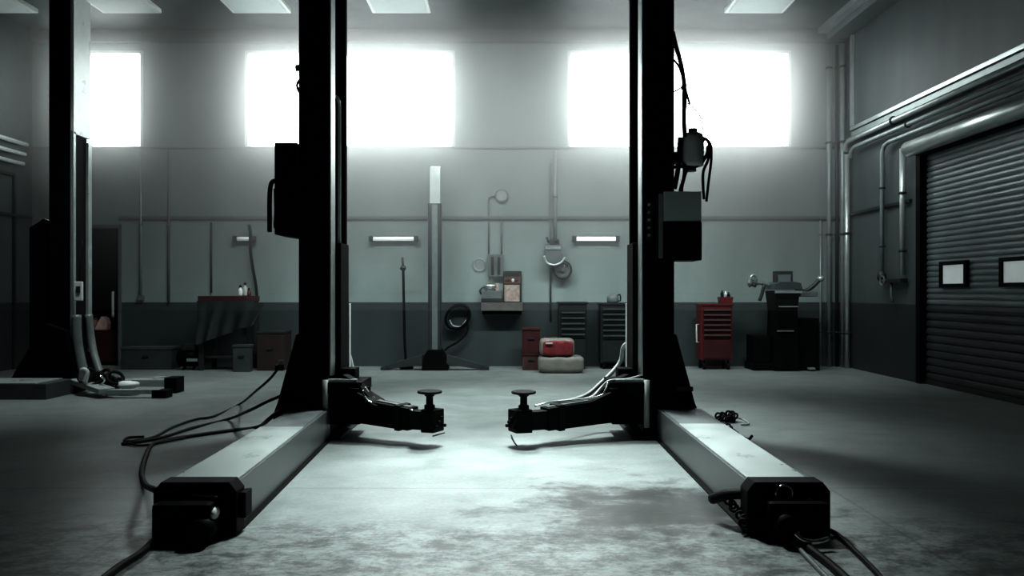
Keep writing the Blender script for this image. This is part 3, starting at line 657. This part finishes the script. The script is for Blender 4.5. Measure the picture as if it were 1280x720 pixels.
for sx, lab in ((-1, 'left'), (1, 'right')):
    mb = MB(); xr = -1.285 + sx*.2; xt = -1.285 + sx*.83
    mb.hexa([(xr, Yb-.1, .10), (xt, Yb-.02, .0), (xt, Yb+.1, .0), (xr, Yb+.06, .10), (xr, Yb-.1, .26), (xt, Yb-.02, .075), (xt, Yb+.1, .075), (xr, Yb+.06, .26)], .008)
    a_ = mb.build('arm', MIDGREY, t)
    MB().box((xt-.07, Yb-.06, 0), (xt+.07, Yb+.12, .05), .008).build('foot', DARK, a_)

# ------------------------------------------------------------------ back wall fittings
def tube_lamp(label, px0, px1, py, m):
    a_, b2 = P(px0, py, YB-.09), P(px1, py, YB-.09)
    t = thing('tube_lamp', label, 'lamp', (a_+b2)/2, 'tube lamps on the back wall')
    MB().tube([a_, b2], .035, 12).build('tube', m, t)
    MB().box((a_.x-.02, YB-.06, a_.z-.05), (b2.x+.02, YB-.001, a_.z+.05), .006).build('backplate', GREYP, t)
    for q in (a_, b2): MB().box(q-V((.035, .045, .05)), q+V((.035, .05, .05)), .01).build('end_cap', DARK, t)
tube_lamp('short dim tube lamp on the wall above the workbench', 294, 317, 298.5, LAMPD)
tube_lamp('tube lamp on the wall just right of the left lift post', 464, 520, 298.5, LAMP)
tube_lamp('tube lamp on the wall just left of the right lift post', 718, 772, 298.5, mat('lamp_bright', (.95, 1, .98), .4, 0, .01, 3, emit=1.1))
tag(MB().tube([P(311, 281, YB-.12), P(313, 292, YB-.12), P(313, 312, YB-.11), P(316, 335, YB-.1), P(320, 358, YB-.1), P(322, 386, YB-.08)], .03, 8, sub=4, taper=.022).build('hanging_hose', RUBBER, None, P(316, 335, YB-.1)), 'dark hose hanging on the wall across the short tube lamp', 'hose', None, 'thing')
# grease hose stand
q = P(505, 440, 13.5)
t = thing('hose_stand', 'thin upright grease hose with a nozzle, left of the slim back post', 'hose stand', (q.x, 13.5, 0))
MB().tube([P(508, 460, 13.6), P(506, 430, 13.6), P(505, 390, 13.6), P(504, 335, 13.6)], .022, 8, sub=5).build('hose', RUBBER, t)
MB().tube([P(504, 337, 13.6), P(503, 322, 13.6)], .018, 8).tube([P(500, 336, 13.6), P(507, 334, 13.6)], .018, 8).blob(P(504, 335, 13.6), (.05, .04, .05)).build('nozzle', DARK, t)
MB().lathe([(.12, 0), (.12, .03), (.03, .05)], (P(508, 460, 13.6).x, 13.6, 0)).build('foot', BLACK, t)
# coiled cable on wall
q = P(572, 396, YB-.1)
t = thing('cable_coil', 'dark coil of cable hung on the wall right of the slim back post', 'cable coil', q)
mb = MB()
for k in range(6): mb.torus(q + V((random.uniform(-.012, .012), -.02*k+.04, random.uniform(-.02, .02))), .17+.012*random.random(), .016, (random.uniform(-.08,.08), 1, random.uniform(-.08,.08)), 26, 6, 1.32)
mb.build('loops', RUBBER, t)
MB().tube([P(584, 402, YB-.12), P(584, 414, YB-.12), P(574, 426, YB-.13), P(562, 433, YB-.16), P(556, 438, YB-.2)], .018, 8, sub=5).build('tail', RUBBER, t)
MB().tube([P(562, 400, YB-.14), P(566, 407, YB-.15), P(576, 408, YB-.15), P(583, 400, YB-.14)], .014, 8, sub=4).build('pale_tie', PIPE, t)
MB().cyl(q+V((0, .1, .2)), q+V((0, -.06, .2)), .02, seg=8).build('peg', DARK, t)
# round dial with cable
q = P(627, 245, YB-.03)
t = thing('wall_dial', 'round grey dial high on the wall above the notice board', 'dial', q)
MB().lathe([(.115, -.03), (.115, .02), (.1, .035)], q, (0,-1,0), 26).build('case', GREYP, t)
MB().lathe([(.09, 0), (.09, .004)], q+V((0,-.036,0)), (0,-1,0), 24).build('face', PIPE, t)
MB().tube([q+V((-.1, 0, 0)), P(612, 247, YB-.03), P(611, 252, YB-.03)], .012, 6, sub=3).build('lead', DARK, t)
# switch cabinet with wires
a_, b2 = P(610, 318, YB), P(629, 346, YB)
t = thing('switch_cabinet', 'small grey switch cabinet on the wall above the notice board shelf', 'switch cabinet', ((a_.x+b2.x)/2, YB-.06, b2.z))
MB().box((a_.x, YB-.12, b2.z), (b2.x, YB-.001, a_.z), .01).build('case', GREYP, t)
for dx in (.06, .17): MB().box((a_.x+dx, YB-.135, b2.z+.04), (a_.x+dx+.045, YB-.12, a_.z-.05), .004).build('door_strip', DARK, t)
tag(MB().lathe([(.13, 0), (.13, .01), (.1, .014), (.09, .008)], P(599, 331, YB-.002), (0,-1,0), 24).build('wall_plate', PIPE, None, P(599, 331, YB-.002)), 'faint round plate on the wall left of the switch cabinet', 'wall plate', None, 'thing')
# wall rack with board and machine
a_, b2 = P(602, 378, YB), P(653, 391, YB)
t = thing('wall_shelf', 'deep brownish wall shelf under the notice board', 'shelf', ((a_.x+b2.x)/2, YB-.15, b2.z))
SHELF = mat('shelf_brown', (.10, .10, .095), .6, 0, .2, 8)
MB().box((a_.x, YB-.28, b2.z+.04), (b2.x, YB-.001, a_.z), .008).build('board', SHELF, t)
MB().box((a_.x+.02, YB-.24, b2.z-.02), (b2.x-.02, YB-.001, b2.z+.035), .006).build('shade_strip', BLACK, t)  # black strip painting the shadow line under the shelf
x0, x1, z0, z1 = P(629, 0, YB).x, P(652, 0, YB).x, a_.z+.005, P(0, 339, YB).z
t = thing('notice_board', 'beige printed notice board in a dark frame standing on the wall shelf', 'notice board', ((x0+x1)/2, YB-.05, z0))
MB().box((x0, YB-.07, z0), (x1, YB-.03, z1), .005).build('frame', DARK, t)
MB().box((x0+.02, YB-.082, z0+.01), (x1-.035, YB-.071, z1-.24), .003).build('sheet', BEIGE, t)
MB().box((x0+.02, YB-.08, z1-.22), (x1-.02, YB-.071, z1-.1), .003).build('photo_strip', BROWN, t)
for k, (dx, m) in enumerate(((.05, DARK), (.1, REDD), (.17, WHITEP), (.23, DARK))): MB().blob((x0+dx, YB-.085, z1-.16), (.025, .008, .03), 10, 6).build('pinned_tag', m, t)
x0, x1, z1 = P(602, 0, YB).x, P(628, 0, YB).x, P(0, 346, YB).z
t = thing('bench_machine', 'squat grey machine with a chrome top on the wall shelf left of the notice board', 'machine', ((x0+x1)/2, YB-.15, z0))
MB().box((x0+.01, YB-.25, z0), (x1-.01, YB-.02, z0+.2), .015).build('body', GREYP, t)
MB().box((x0-.0, YB-.26, z0), (x1-.0, YB-.01, z0+.07), .01).build('base', DARK, t)
MB().lathe([(.12, 0), (.14, .05), (.13, .09), (.05, .1)], ((x0+x1)/2-.03, YB-.15, z0+.22), seg=18).cyl(((x0+x1)/2-.03, YB-.15, z0+.19), ((x0+x1)/2-.03, YB-.15, z0+.23), .1).build('drum', CHROME, t)
MB().box((x1-.12, YB-.22, z0+.2), (x1-.05, YB-.12, z0+.33), .01).build('handle_block', BEIGE, t)
MB().tube([(x0+.02, YB-.2, z0+.25), (x0-.02, YB-.22, z0+.2), (x0+.0, YB-.2, z0+.14)], .016, 6, sub=4).build('crank', DARK, t)
# hose reel
q = P(692, 318, YB-.14)
t = thing('hose_reel', 'grey hose reel with a curved handle hung on the wall pipe', 'hose reel', q)
MB().prism([(-.14, .16), (.12, .16), (.16, -.02), (.12, -.14), (-.02, -.19), (-.15, -.12), (-.17, 0)], lambda x, z: (q.x+x, YB-.22, q.z+z), lambda x, z: (q.x+x, YB-.02, q.z+z), .02).build('case', GREYP, t)
MB().box((q.x-.15, YB-.235, q.z+.08), (q.x+.12, YB-.22, q.z+.13), .006).build('band', PIPE, t)
MB().tube([(q.x-.17, YB-.25, q.z-.03), (q.x-.12, YB-.25, q.z-.15), (q.x, YB-.25, q.z-.19), (q.x+.12, YB-.25, q.z-.15), (q.x+.19, YB-.25, q.z-.06)], .022, 8, sub=5).build('handle', PIPEB, t)
MB().box((q.x-.07, YB-.15, q.z+.16), (q.x+.1, YB-.04, q.z+.27), .02).tube([(q.x-.08, YB-.12, q.z+.2), (q.x-.12, YB-.12, q.z+.3)], .02, 8).blob((q.x+.03, YB-.15, q.z+.24), (.04, .03, .04)).build('swivel', DARK, t)
q2 = P(703, 337, YB-.1)
MB().lathe([(.16, -.05), (.16, .05), (.12, .06), (.12, .03), (.04, .03), (.03, .08)], q2, (0,-1,0), 28).build('drum', GREYP, t)
MB().torus(q2+V((0,-.055,0)), .15, .015, (0,1,0), 28, 6).build('drum_rim', DARK, t)
MB().tube([q2+V((0,-.06,0)), q2+V((.03,-.08,.05)), q2+V((.02,-.09,.08))], .012, 6, sub=3).build('crank', CHROME, t)

# ------------------------------------------------------------------ tool chests
def tool_chest(label, px0, px1, pyt, Yc, m, mdraw, n, zbot, split, handle_m, drw_from=.06):
    x0, x1 = (px0-640)/F*Yc, (px1-640)/F*Yc; zt = CAMZ-(pyt-365)/F*Yc
    t = thing('tool_chest', label, 'tool chest', ((x0+x1)/2, Yc+.2, 0), 'tool chests')
    MB().box((x0, Yc+.02, zbot), (x1, Yc+.42, zt), .012).build('body', m, t)
    zz = zt - drw_from; h = (zt-drw_from-split)/n
    for k in range(n):
        d_ = MB().box((x0+.03, Yc, zz-h+.012), (x1-.03, Yc+.03, zz-.004), .005).build('drawer', mdraw, t)
        MB().box((x0+.04, Yc-.022, zz-h*.45), (x1-.04, Yc+.0, zz-h*.2), .005).build('handle', handle_m, d_)
        zz -= h
    c_ = MB().box((x0+.03, Yc, zbot+.03), (x1-.03, Yc+.02, split-.02), .006).build('cupboard_door', mdraw, t)
    MB().box((x0-.02, Yc+.0, zt-.012), (x1+.02, Yc+.44, zt+.02), .008).build('lid', m, t)
    for xx in (x0+.06, x1-.06):
        for yy in (Yc+.08, Yc+.36):
            MB().cyl((xx-.02, yy, .055), (xx+.02, yy, .055), .055, seg=14).cyl((xx, yy, .05), (xx, yy, zbot+.01), .016, seg=8).build('caster', RUBBER, t)
    return t, x0, x1, zt
CHD = mat('chest_dark', (.012, .016, .017), .45, .1, .2, 6); CHM = mat('chest_drawer_dark', (.02, .026, .027), .4, .2, .2, 6)
HG = mat('handle_grey', (.08, .097, .1), .4, .4, .1, 6)
tool_chest('dark grey tool chest with drawers behind the red box pile', 699, 734, 379, 13.45, CHD, CHM, 5, .1, .52, HG, .13)
tt, x0, x1, zt = tool_chest('dark grey tool chest partly hidden by the right lift post', 751, 787, 380, 13.45, CHD, CHM, 6, .1, .5, HG)
t = thing('oil_can', 'small dark can on top of the chest beside the right lift post', 'can', (P(766,0,13.6).x, 13.6, zt+.02))
q = V(t.location)
MB().lathe([(.09, 0), (.1, .02), (.1, .1), (.07, .13), (.03, .15)], q, seg=18).build('body', GREYP, t)
MB().tube([q+V((.06,0,.1)), q+V((.12,0,.14)), q+V((.13,0,.04)), q+V((.09,0,.03))], .012, 6, sub=3).build('handle', BLACK, t)
tt, x0, x1, zt = tool_chest('red tool chest with drawers standing left of the wheel machine', 877, 916, 381, 13.35, REDP, REDD, 6, .16, .52, mat('handle_pinkish', (.13, .085, .09), .4, .3, .1, 6))
MB().tube([(x0-.01, 13.5, .75), (x0-.05, 13.5, .75), (x0-.05, 13.5, .45), (x0-.01, 13.5, .45)], .014, 8).build('side_handle', PALE, tt)
q = V((P(908, 0, 13.5).x, 13.55, zt+.02))
t = thing('parts_bin', 'red parts bin with bottles on top of the red tool chest', 'bin', q)
MB().prism([(-.1, 0), (.09, 0), (.11, .11), (-.12, .11)], lambda x, z: (q.x+x, q.y-.1, q.z+z), lambda x, z: (q.x+x, q.y+.1, q.z+z), .01).build('tray', REDP, t)
for dx, m, h in ((-.06, BLACK, .12), (0.0, WHITEP, .11), (.05, BLACK, .09)):
    MB().lathe([(.025, .1), (.026, .1+h*.6), (.012, .1+h*.8), (.012, .1+h)], q+V((dx, 0, 0)), seg=12).build('bottle', m, t)

# red crate pile and cushions
Yc = 13.3
x0, x1 = P(653, 0, Yc).x, P(675, 0, Yc).x
def crate(label, x0, x1, y0, y1, z0, z1, m, mlid, cat='box', name='storage_box', group='boxes by the tool chests'):
    t = thing(name, label, cat, ((x0+x1)/2, (y0+y1)/2, z0), group)
    MB().box((x0, y0, z0), (x1, y1, z1-.035), .012).build('body', m, t)
    MB().box((x0-.01, y0-.01, z1-.04), (x1+.01, y1+.01, z1), .008).build('lid', mlid, t)
    MB().box(((x0+x1)/2-.05, y0-.02, (z0+z1)/2+.02), ((x0+x1)/2+.05, y0+.002, (z0+z1)/2+.05), .006).build('handle', DARK, t)
    return t
crate('faded red box on the floor under the plain red box', x0, x1, Yc, Yc+.4, .0, .28, mat('faded_red', (.06, .024, .025), .6, 0, .3, 9), REDD)
crate('plain dark red box stacked on the faded red box', x0, x1, Yc, Yc+.4, .281, .70, REDD, REDD)
Yc = 12.75
x0, x1 = P(673, 0, Yc).x, P(731, 0, Yc).x
def cushion(mb, x0, x1, y0, y1, z0, z1, puff=.05, nx=10, ny=8):
    cx_, cy_, cz_ = (x0+x1)/2, (y0+y1)/2, (z0+z1)/2; hx, hy, hz = (x1-x0)/2, (y1-y0)/2, (z1-z0)/2
    t_ = bmesh.new(); bmesh.ops.create_cube(t_, size=2); bmesh.ops.subdivide_edges(t_, edges=t_.edges[:], cuts=7, use_grid_fill=True)
    for v in t_.verts:
        n_ = v.co.copy(); 
        k = (abs(n_.x)**6 + abs(n_.y)**6 + abs(n_.z)**6)**(1/6); n_ /= k
        zb = 1 + puff*math.cos(n_.x*1.5)*math.cos(n_.y*1.5)
        v.co = V((cx_+n_.x*hx, cy_+n_.y*hy, cz_+n_.z*hz*(zb if n_.z > 0 else 1) + (.006*math.sin(9*n_.x+4*n_.y) if n_.z > -.8 else 0)))
    for f_ in t_.faces: f_.smooth = True
    mb._merge(t_, 0); return mb
o_ = cushion(MB(), x0, x1, Yc, Yc+.5, 0, .27).build('vinyl_cushion', CREAM, None, ((x0+x1)/2, Yc+.25, 0))
tag(o_, 'pale cream cushion on the floor under the red padded case', 'cushion', None, 'thing')
x0, x1 = P(675, 0, Yc).x, P(719, 0, Yc).x
t = thing('padded_case', 'bright red padded case with pale edges lying on the cream cushion', 'case', ((x0+x1)/2, Yc+.25, .265))
cushion(MB(), x0, x1, Yc+.03, Yc+.45, .272, .55, .02).build('shell', mat('case_edge', (.2, .185, .175), .55, 0, .2, 9), t)
cushion(MB(), x0+.05, x1-.03, Yc+.005, Yc+.1, .285, .52, .0).build('front_panel', REDB, t)
MB().box((x0+.09, Yc-.025, .47), (x0+.2, Yc+.0, .495), .006).build('latch', PALE, t)

# ------------------------------------------------------------------ wheel machine at the right of the back wall
Ym = 13.1
def MX(px): return (px-640)/F*Ym
def MZ(py): return CAMZ-(py-365)/F*Ym
t = thing('wheel_machine', 'dark wheel balancing machine with a monitor head near the back right corner', 'machine', (MX(990), Ym+.3, 0))
MB().prism([(MX(968), MZ(363)), (MX(1000), MZ(363)), (MX(997), MZ(390)), (MX(1000), 0.03), (MX(968), .03), (MX(973), MZ(390))], lambda x, z: (x, Ym, z), lambda x, z: (x, Ym+.5, z), .015).build('cabinet', BLACK, t)
MB().box((MX(944), Ym+.1, 0), (MX(1028), Ym+.62, .12), .02).box((MX(1001), Ym+.1, .1), (MX(1027), Ym+.6, MZ(398)), .03).box((MX(946), Ym+.15, .1), (MX(967), Ym+.6, MZ(420)), .03).build('base', BLACK, t)
MB().prism([(MX(966), MZ(362)), (MX(1002), MZ(362)), (MX(1000), MZ(354)), (MX(992), MZ(352)), (MX(975), MZ(352)), (MX(967), MZ(355))], lambda x, z: (x, Ym-.06, z), lambda x, z: (x, Ym+.5, z), .008).build('weight_tray', HG, t)
MB().box((MX(967), Ym-.075, MZ(366.5)), (MX(1001), Ym-.05, MZ(363.5)), .004).build('tray_edge', PIPE, t)
MB().box((MX(973), Ym-.02, MZ(384)), (MX(997), Ym+.0, MZ(382.5)), .002).build('trim_strip', PIPE, t)
MB().box((MX(971), Ym-.02, MZ(414.5)), (MX(992), Ym+.0, MZ(412.8)), .002).build('trim_strip', GREYP, t)
mh = MB().box((MX(973), Ym+.1, MZ(354)), (MX(994), Ym+.3, MZ(338.5)), .015).build('monitor_head', DARK, t)
MB().box((MX(975), Ym+.09, MZ(352)), (MX(991), Ym+.101, MZ(343)), .003).build('screen', mat('screen_grey', (.12, .15, .16), .3, 0, .1, 4), mh)
MB().tube([(MX(968), Ym+.2, MZ(357)), (MX(958), Ym+.2, MZ(354)), (MX(945), Ym+.2, MZ(354))], .03, 10, sub=3).build('shaft', GREYP, t)
MB().lathe([(.03, -.1), (.075, -.08), (.06, -.02), (.09, .02), (.04, .06)], (MX(943), Ym+.18, MZ(353)), (-1,0,.15), 18).build('clamp_cone', CHROME, t)
MB().tube([(MX(941), Ym+.12, MZ(354)), (MX(941), Ym+.1, MZ(346)), (MX(946), Ym+.12, MZ(344)), (MX(949), Ym+.15, MZ(350))], .022, 8, sub=4).build('wing_nut', GALV, t)
MB().tube([(MX(960), Ym+.2, MZ(356)), (MX(957), Ym+.2, MZ(368)), (MX(954), Ym+.2, MZ(376))], .03, 8, sub=3).build('side_arm', DARK, t)
MB().tube([(MX(1001), Ym+.25, MZ(360)), (MX(1012), Ym+.25, MZ(364)), (MX(1022), Ym+.25, MZ(359)), (MX(1031), Ym+.25, MZ(350))], .035, 10, sub=4).build('gauge_arm', DARK, t)
MB().box((MX(1004), Ym+.12, MZ(371)), (MX(1026), Ym+.4, MZ(364)), .015).build('gauge_tray', GREYP, t)
MB().blob((MX(1033), Ym+.25, MZ(348)), (.06, .06, .05)).build('gauge_knob', PIPEB, t)
MB().box((MX(1011), Ym-.02, .03), (MX(1019), Ym+.08, .06), .008).build('pedal', PIPEB, t)

# ------------------------------------------------------------------ workbench at the left of the back wall
Yw = 13.2
def WX(px): return (px-640)/F*Yw
def WZ(py): return CAMZ-(py-365)/F*Yw
t = thing('workbench', 'red topped workbench draped with a dull plastic sheet', 'workbench', (WX(280), Yw+.35, 0))
zt = WZ(377)
MB().box((WX(247), Yw, zt), (WX(308), Yw+.7, WZ(370)), .01).build('worktop', REDD, t)
for x_, y_ in ((WX(250), Yw+.06), (WX(305), Yw+.06), (WX(250), Yw+.64), (WX(305), Yw+.64)):
    MB().box((x_-.035, y_-.035, 0), (x_+.035, y_+.035, zt), .006).build('leg', DARK, t)
MB().box((WX(250), Yw+.1, .2), (WX(305), Yw+.62, .24), .006).build('lower_shelf', DARK, t)
# draped sheet: folds that gather towards the right
mb = MB(); nx, nz = 36, 12; rows = []
for j in range(nz+1):
    v_ = j/nz; row = []
    for i in range(nx+1):
        u_ = i/nx
        drop = .50*(1-u_)**.6 + .22
        x_ = WX(247) + (WX(330)-WX(247))*u_*(1 - .10*v_) + .02*math.sin(8*u_+2*v_)
        z_ = zt+.012 - v_*drop - .10*max(0, u_-.74)*4*v_ - .14*max(0, u_-.75)
        y_ = Yw - .035 - .05*v_*(1+math.sin(u_*26 + v_*2.2)) - .03*v_*math.sin(u_*9)
        row.append(mb.bm.verts.new((x_, y_, z_)))
    rows.append(row)
for j in range(nz):
    for i in range(nx):
        f_ = mb.bm.faces.new((rows[j][i], rows[j][i+1], rows[j+1][i+1], rows[j+1][i])); f_.smooth = True
tag(mb.build('plastic_sheet', CLOTH, None, (WX(285), Yw, 0)), 'dull plastic sheet draped over the front of the red topped workbench', 'sheet', None, 'thing')
zt2 = WZ(370)
for k, (px, h, m, cap, lab) in enumerate(((294, .17, WHITEP, BLACK, 'tall white bottle on the workbench, leftmost of its cluster'), (299, .22, PALE, REDD, 'tallest bottle with a red cap on the workbench'), (303, .12, REDP, BLACK, 'short red bottle at the right end of the workbench'))):
    q = V((WX(px), Yw+.25+.04*k, zt2)); t = thing('bottle', lab, 'bottle', q, 'bottles on the workbench')
    MB().lathe([(.035, 0), (.038, .02), (.038, h*.6), (.016, h*.78), (.016, h*.86)], q, seg=14).build('body', m, t)
    MB().lathe([(.02, h*.84), (.02, h), (.008, h+.015)], q, seg=12).build('cap', cap, t)
def plain_box(label, px0, px1, pyt, y0, d, m, mlid, name='storage_box', cat='box'):
    return crate(label, (px0-640)/F*y0, (px1-640)/F*y0, y0, y0+d, 0, CAMZ-(pyt-365)/F*y0, m, mlid, cat, name, 'boxes around the workbench')
plain_box('dark box on the floor under the left part of the workbench', 262, 288, 430, Yw+.12, .4, BLACK, REDD) if False else None
plain_box('narrow grey box under the right end of the workbench', 291, 312, 431, 13.0, .16, mat('narrow_box', (.045, .055, .055), .6, 0, .2, 6), MATS['narrow_box'])
plain_box('brown red crate right of the workbench, half behind the left post', 321, 354, 414, 13.2, .5, mat('crate_brown', (.022, .013, .012), .7, 0, .3, 9), DARK)
plain_box('low dark grey box on the floor left of the workbench, near the doorway', 151, 214, 434, 13.4, .4, mat('low_box', (.035, .045, .045), .6, 0, .2, 6), mat('low_box_lid', (.05, .06, .06), .6, 0, .2, 6))
x0, x1 = (217-640)/F*13.2, (247-640)/F*13.2
t = thing('compressor', 'small black compressor on the floor just left of the workbench', 'compressor', ((x0+x1)/2, 13.4, 0))
MB().tube([(x0+.04, 13.4, .2), (x1-.04, 13.4, .2)], .15, 18).blob((x0+.05, 13.4, .2), (.07, .15, .15)).blob((x1-.05, 13.4, .2), (.07, .15, .15)).build('tank', BLACK, t)
MB().box((x0+.1, 13.28, .33), (x1-.08, 13.5, .44), .03).build('motor', DARK, t)
for xx in (x0+.12, x1-.12): MB().tube([(xx, 13.4, .08), (xx, 13.3, .0)], .02, 8).build('foot', BLACK, t)
MB().box((x1-.2, 13.235, .15), (x1-.02, 13.26, .2), .008).build('badge_strip', PIPE, t)

# store room contents seen through the doorway
xr0, xr1 = DX0+.18, DX1-.06
t = thing('red_cabinet', 'dark red cabinet standing inside the open doorway', 'cabinet', ((xr0+xr1)/2, YB+.35, 0))
MB().box((xr0, YB+.17, .04), (xr1, YB+.6, .62), .01).build('body', REDD, t)
MB().box((xr0+.02, YB+.15, .08), (xr1-.02, YB+.17, .58), .006).build('door_panel', REDD, t)
MB().box((xr0+.02, YB+.2, 0), (xr1-.02, YB+.58, .04), .004).build('plinth', BLACK, t)
q = V((P(127, 0, YB+.3).x, YB+.32, .62))
t = thing('paper_sack', 'pinkish white paper sack on the red cabinet in the doorway', 'sack', q)
MB().prism([(-.1, 0), (.12, 0), (.13, .12), (.09, .22), (.02, .25), (-.03, .16)], lambda x, z: (q.x+x, q.y-.08, q.z+z), lambda x, z: (q.x+x, q.y+.08, q.z+z), .025).build('sack_body', PINK, t)
q = V((P(118, 0, YB+.3).x, YB+.3, .62))
t = thing('jar', 'brown jar beside the paper sack in the doorway', 'jar', q)
MB().lathe([(.06, 0), (.07, .03), (.07, .15), (.05, .19)], q, seg=16).build('body', mat('brown_jar', (.25, .13, .09), .5, 0, .2, 9), t)
MB().lathe([(.055, .19), (.055, .22)], q, seg=16).build('lid', BROWN, t)
q = P(117, 281, YB+.25)
t = thing('glint_hook_rail', 'small brass hook rail added for orange glints in the dark doorway', 'hook rail', q)
BRASS = mat('brass', (.5, .33, .18), .35, .9, .1, 8)  # invented hook and cord standing in for small orange glints
MB().box((q.x-.1, YB+.2, q.z-.01), (q.x+.1, YB+.24, q.z+.02), .004).build('rail', DARK, t)
MB().tube([(q.x+.02, YB+.2, q.z), (q.x+.02, YB+.16, q.z-.03), (q.x+.04, YB+.16, q.z)], .014, 6, sub=3).build('hook', BRASS, t)
MB().tube([(q.x-.07, YB+.19, q.z), (q.x-.07, YB+.19, q.z-.56)], .008, 6).build('cord', BRASS, t)
MB().tube([(q.x-.09, YB+.2, q.z+.02), (q.x-.09, YB+.2, DZ)], .006, 6).build('hanger', DARK, t)

# ------------------------------------------------------------------ haze around the windows
hm = bpy.data.materials.new('pale_haze'); hm.use_nodes = True
nt = hm.node_tree; nt.nodes.remove(nt.nodes['Principled BSDF'])
vs = nt.nodes.new('ShaderNodeVolumeScatter'); vs.inputs['Color'].default_value = (.98, 1.0, .99, 1); vs.inputs['Anisotropy'].default_value = .3
nt.links.new(vs.outputs[0], nt.nodes['Material Output'].inputs['Volume'])
g = nt.nodes.new('ShaderNodeNewGeometry'); sx = nt.nodes.new('ShaderNodeSeparateXYZ'); nt.links.new(g.outputs['Position'], sx.inputs[0])
def mrange(out, a_, b2, c0, c1, kind='SMOOTHSTEP'):
    n = nt.nodes.new('ShaderNodeMapRange'); n.interpolation_type = kind
    for k, v in (('From Min', a_), ('From Max', b2), ('To Min', c0), ('To Max', c1)): n.inputs[k].default_value = v
    nt.links.new(sx.outputs[out], n.inputs['Value']); return n.outputs[0]
def mmul(a_, b2):
    n = nt.nodes.new('ShaderNodeMath'); n.operation = 'MULTIPLY'; nt.links.new(a_, n.inputs[0])
    if isinstance(b2, float): n.inputs[1].default_value = b2
    else: nt.links.new(b2, n.inputs[1])
    return n.outputs[0]
fy = mrange('Y', 12.0, 14.0, 0, 1); fz = mrange('Z', 1.0, 3.7, .08, 1); fx = mrange('X', -7.5, -4.0, .45, 1); fx2 = mrange('X', 4.6, 5.7, 1, .3)
nt.links.new(mmul(mmul(mmul(fy, fz), mmul(fx, fx2)), 1.15), vs.inputs['Density'])
HZ = MB().box((XL+.1, 12.0, 1.0), (XR-.1, YB-.01, ZC-.02)).build('haze', hm)
tag(HZ, 'pale haze hanging in the air under the high windows', 'haze', None, 'stuff')

# ------------------------------------------------------------------ light
def area(name, loc, target, power, sx, sy, col=(.92, 1, .98), spread=math.pi):
    l = bpy.data.lights.new(name, 'AREA'); l.shape = 'RECTANGLE'; l.size = sx; l.size_y = sy; l.energy = power; l.color = col; l.spread = spread
    o = bpy.data.objects.new(name, l); C.objects.link(o); o.location = loc
    o.rotation_euler = (V(target) - V(loc)).to_track_quat('-Z', 'Y').to_euler(); return o
def spot(name, loc, target, power, ang, blend, r, col=(.92, 1, .98)):
    l = bpy.data.lights.new(name, 'SPOT'); l.energy = power; l.spot_size = math.radians(ang); l.spot_blend = blend; l.shadow_soft_size = r; l.color = col
    o = bpy.data.objects.new(name, l); C.objects.link(o); o.location = loc
    o.rotation_euler = (V(target) - V(loc)).to_track_quat('-Z', 'Y').to_euler(); return o
spot('bay_lamp', (.0, 7.9, 5.6), (.0, 5.25, 0), 3500, 45, 1.0, .3)
spot('rear_floor_fill', (-.2, 9.6, 5.6), (.1, 8.2, 0), 2400, 72, 1.0, .4)  # added fill without a fixture, brightens the rear floor
area('wall_wash_fill', (.1, 10.2, 5.4), (.1, 14, 2.5), 370, 8.6, .3, spread=math.radians(120))  # added unseen fill that brightens the back wall
spot('left_bay_fill', (-4.6, 9.4, 5.6), (-5.2, 10.0, 0), 700, 60, 1.0, .3)  # added fill without a fixture, lifts the dark far left lift
wd = bpy.data.worlds.new('dim_world'); SC.world = wd; wd.use_nodes = True
wd.node_tree.nodes['Background'].inputs[0].default_value = (.5, .6, .6, 1); wd.node_tree.nodes['Background'].inputs[1].default_value = .006

# ------------------------------------------------------------------ camera and colour
cam = bpy.data.cameras.new('camera'); co = bpy.data.objects.new('camera', cam); C.objects.link(co)
co.location = (0, 0, CAMZ); co.rotation_euler = (math.pi/2, 0, 0)
cam.sensor_width = 36; cam.lens = F*36/1280; cam.shift_y = 5/1280; cam.clip_end = 100
SC.camera = co
SC.view_settings.view_transform = 'Standard'; SC.view_settings.look = 'None'
SC.view_settings.exposure = .38; SC.view_settings.gamma = .77
SC.cycles.use_denoising = True
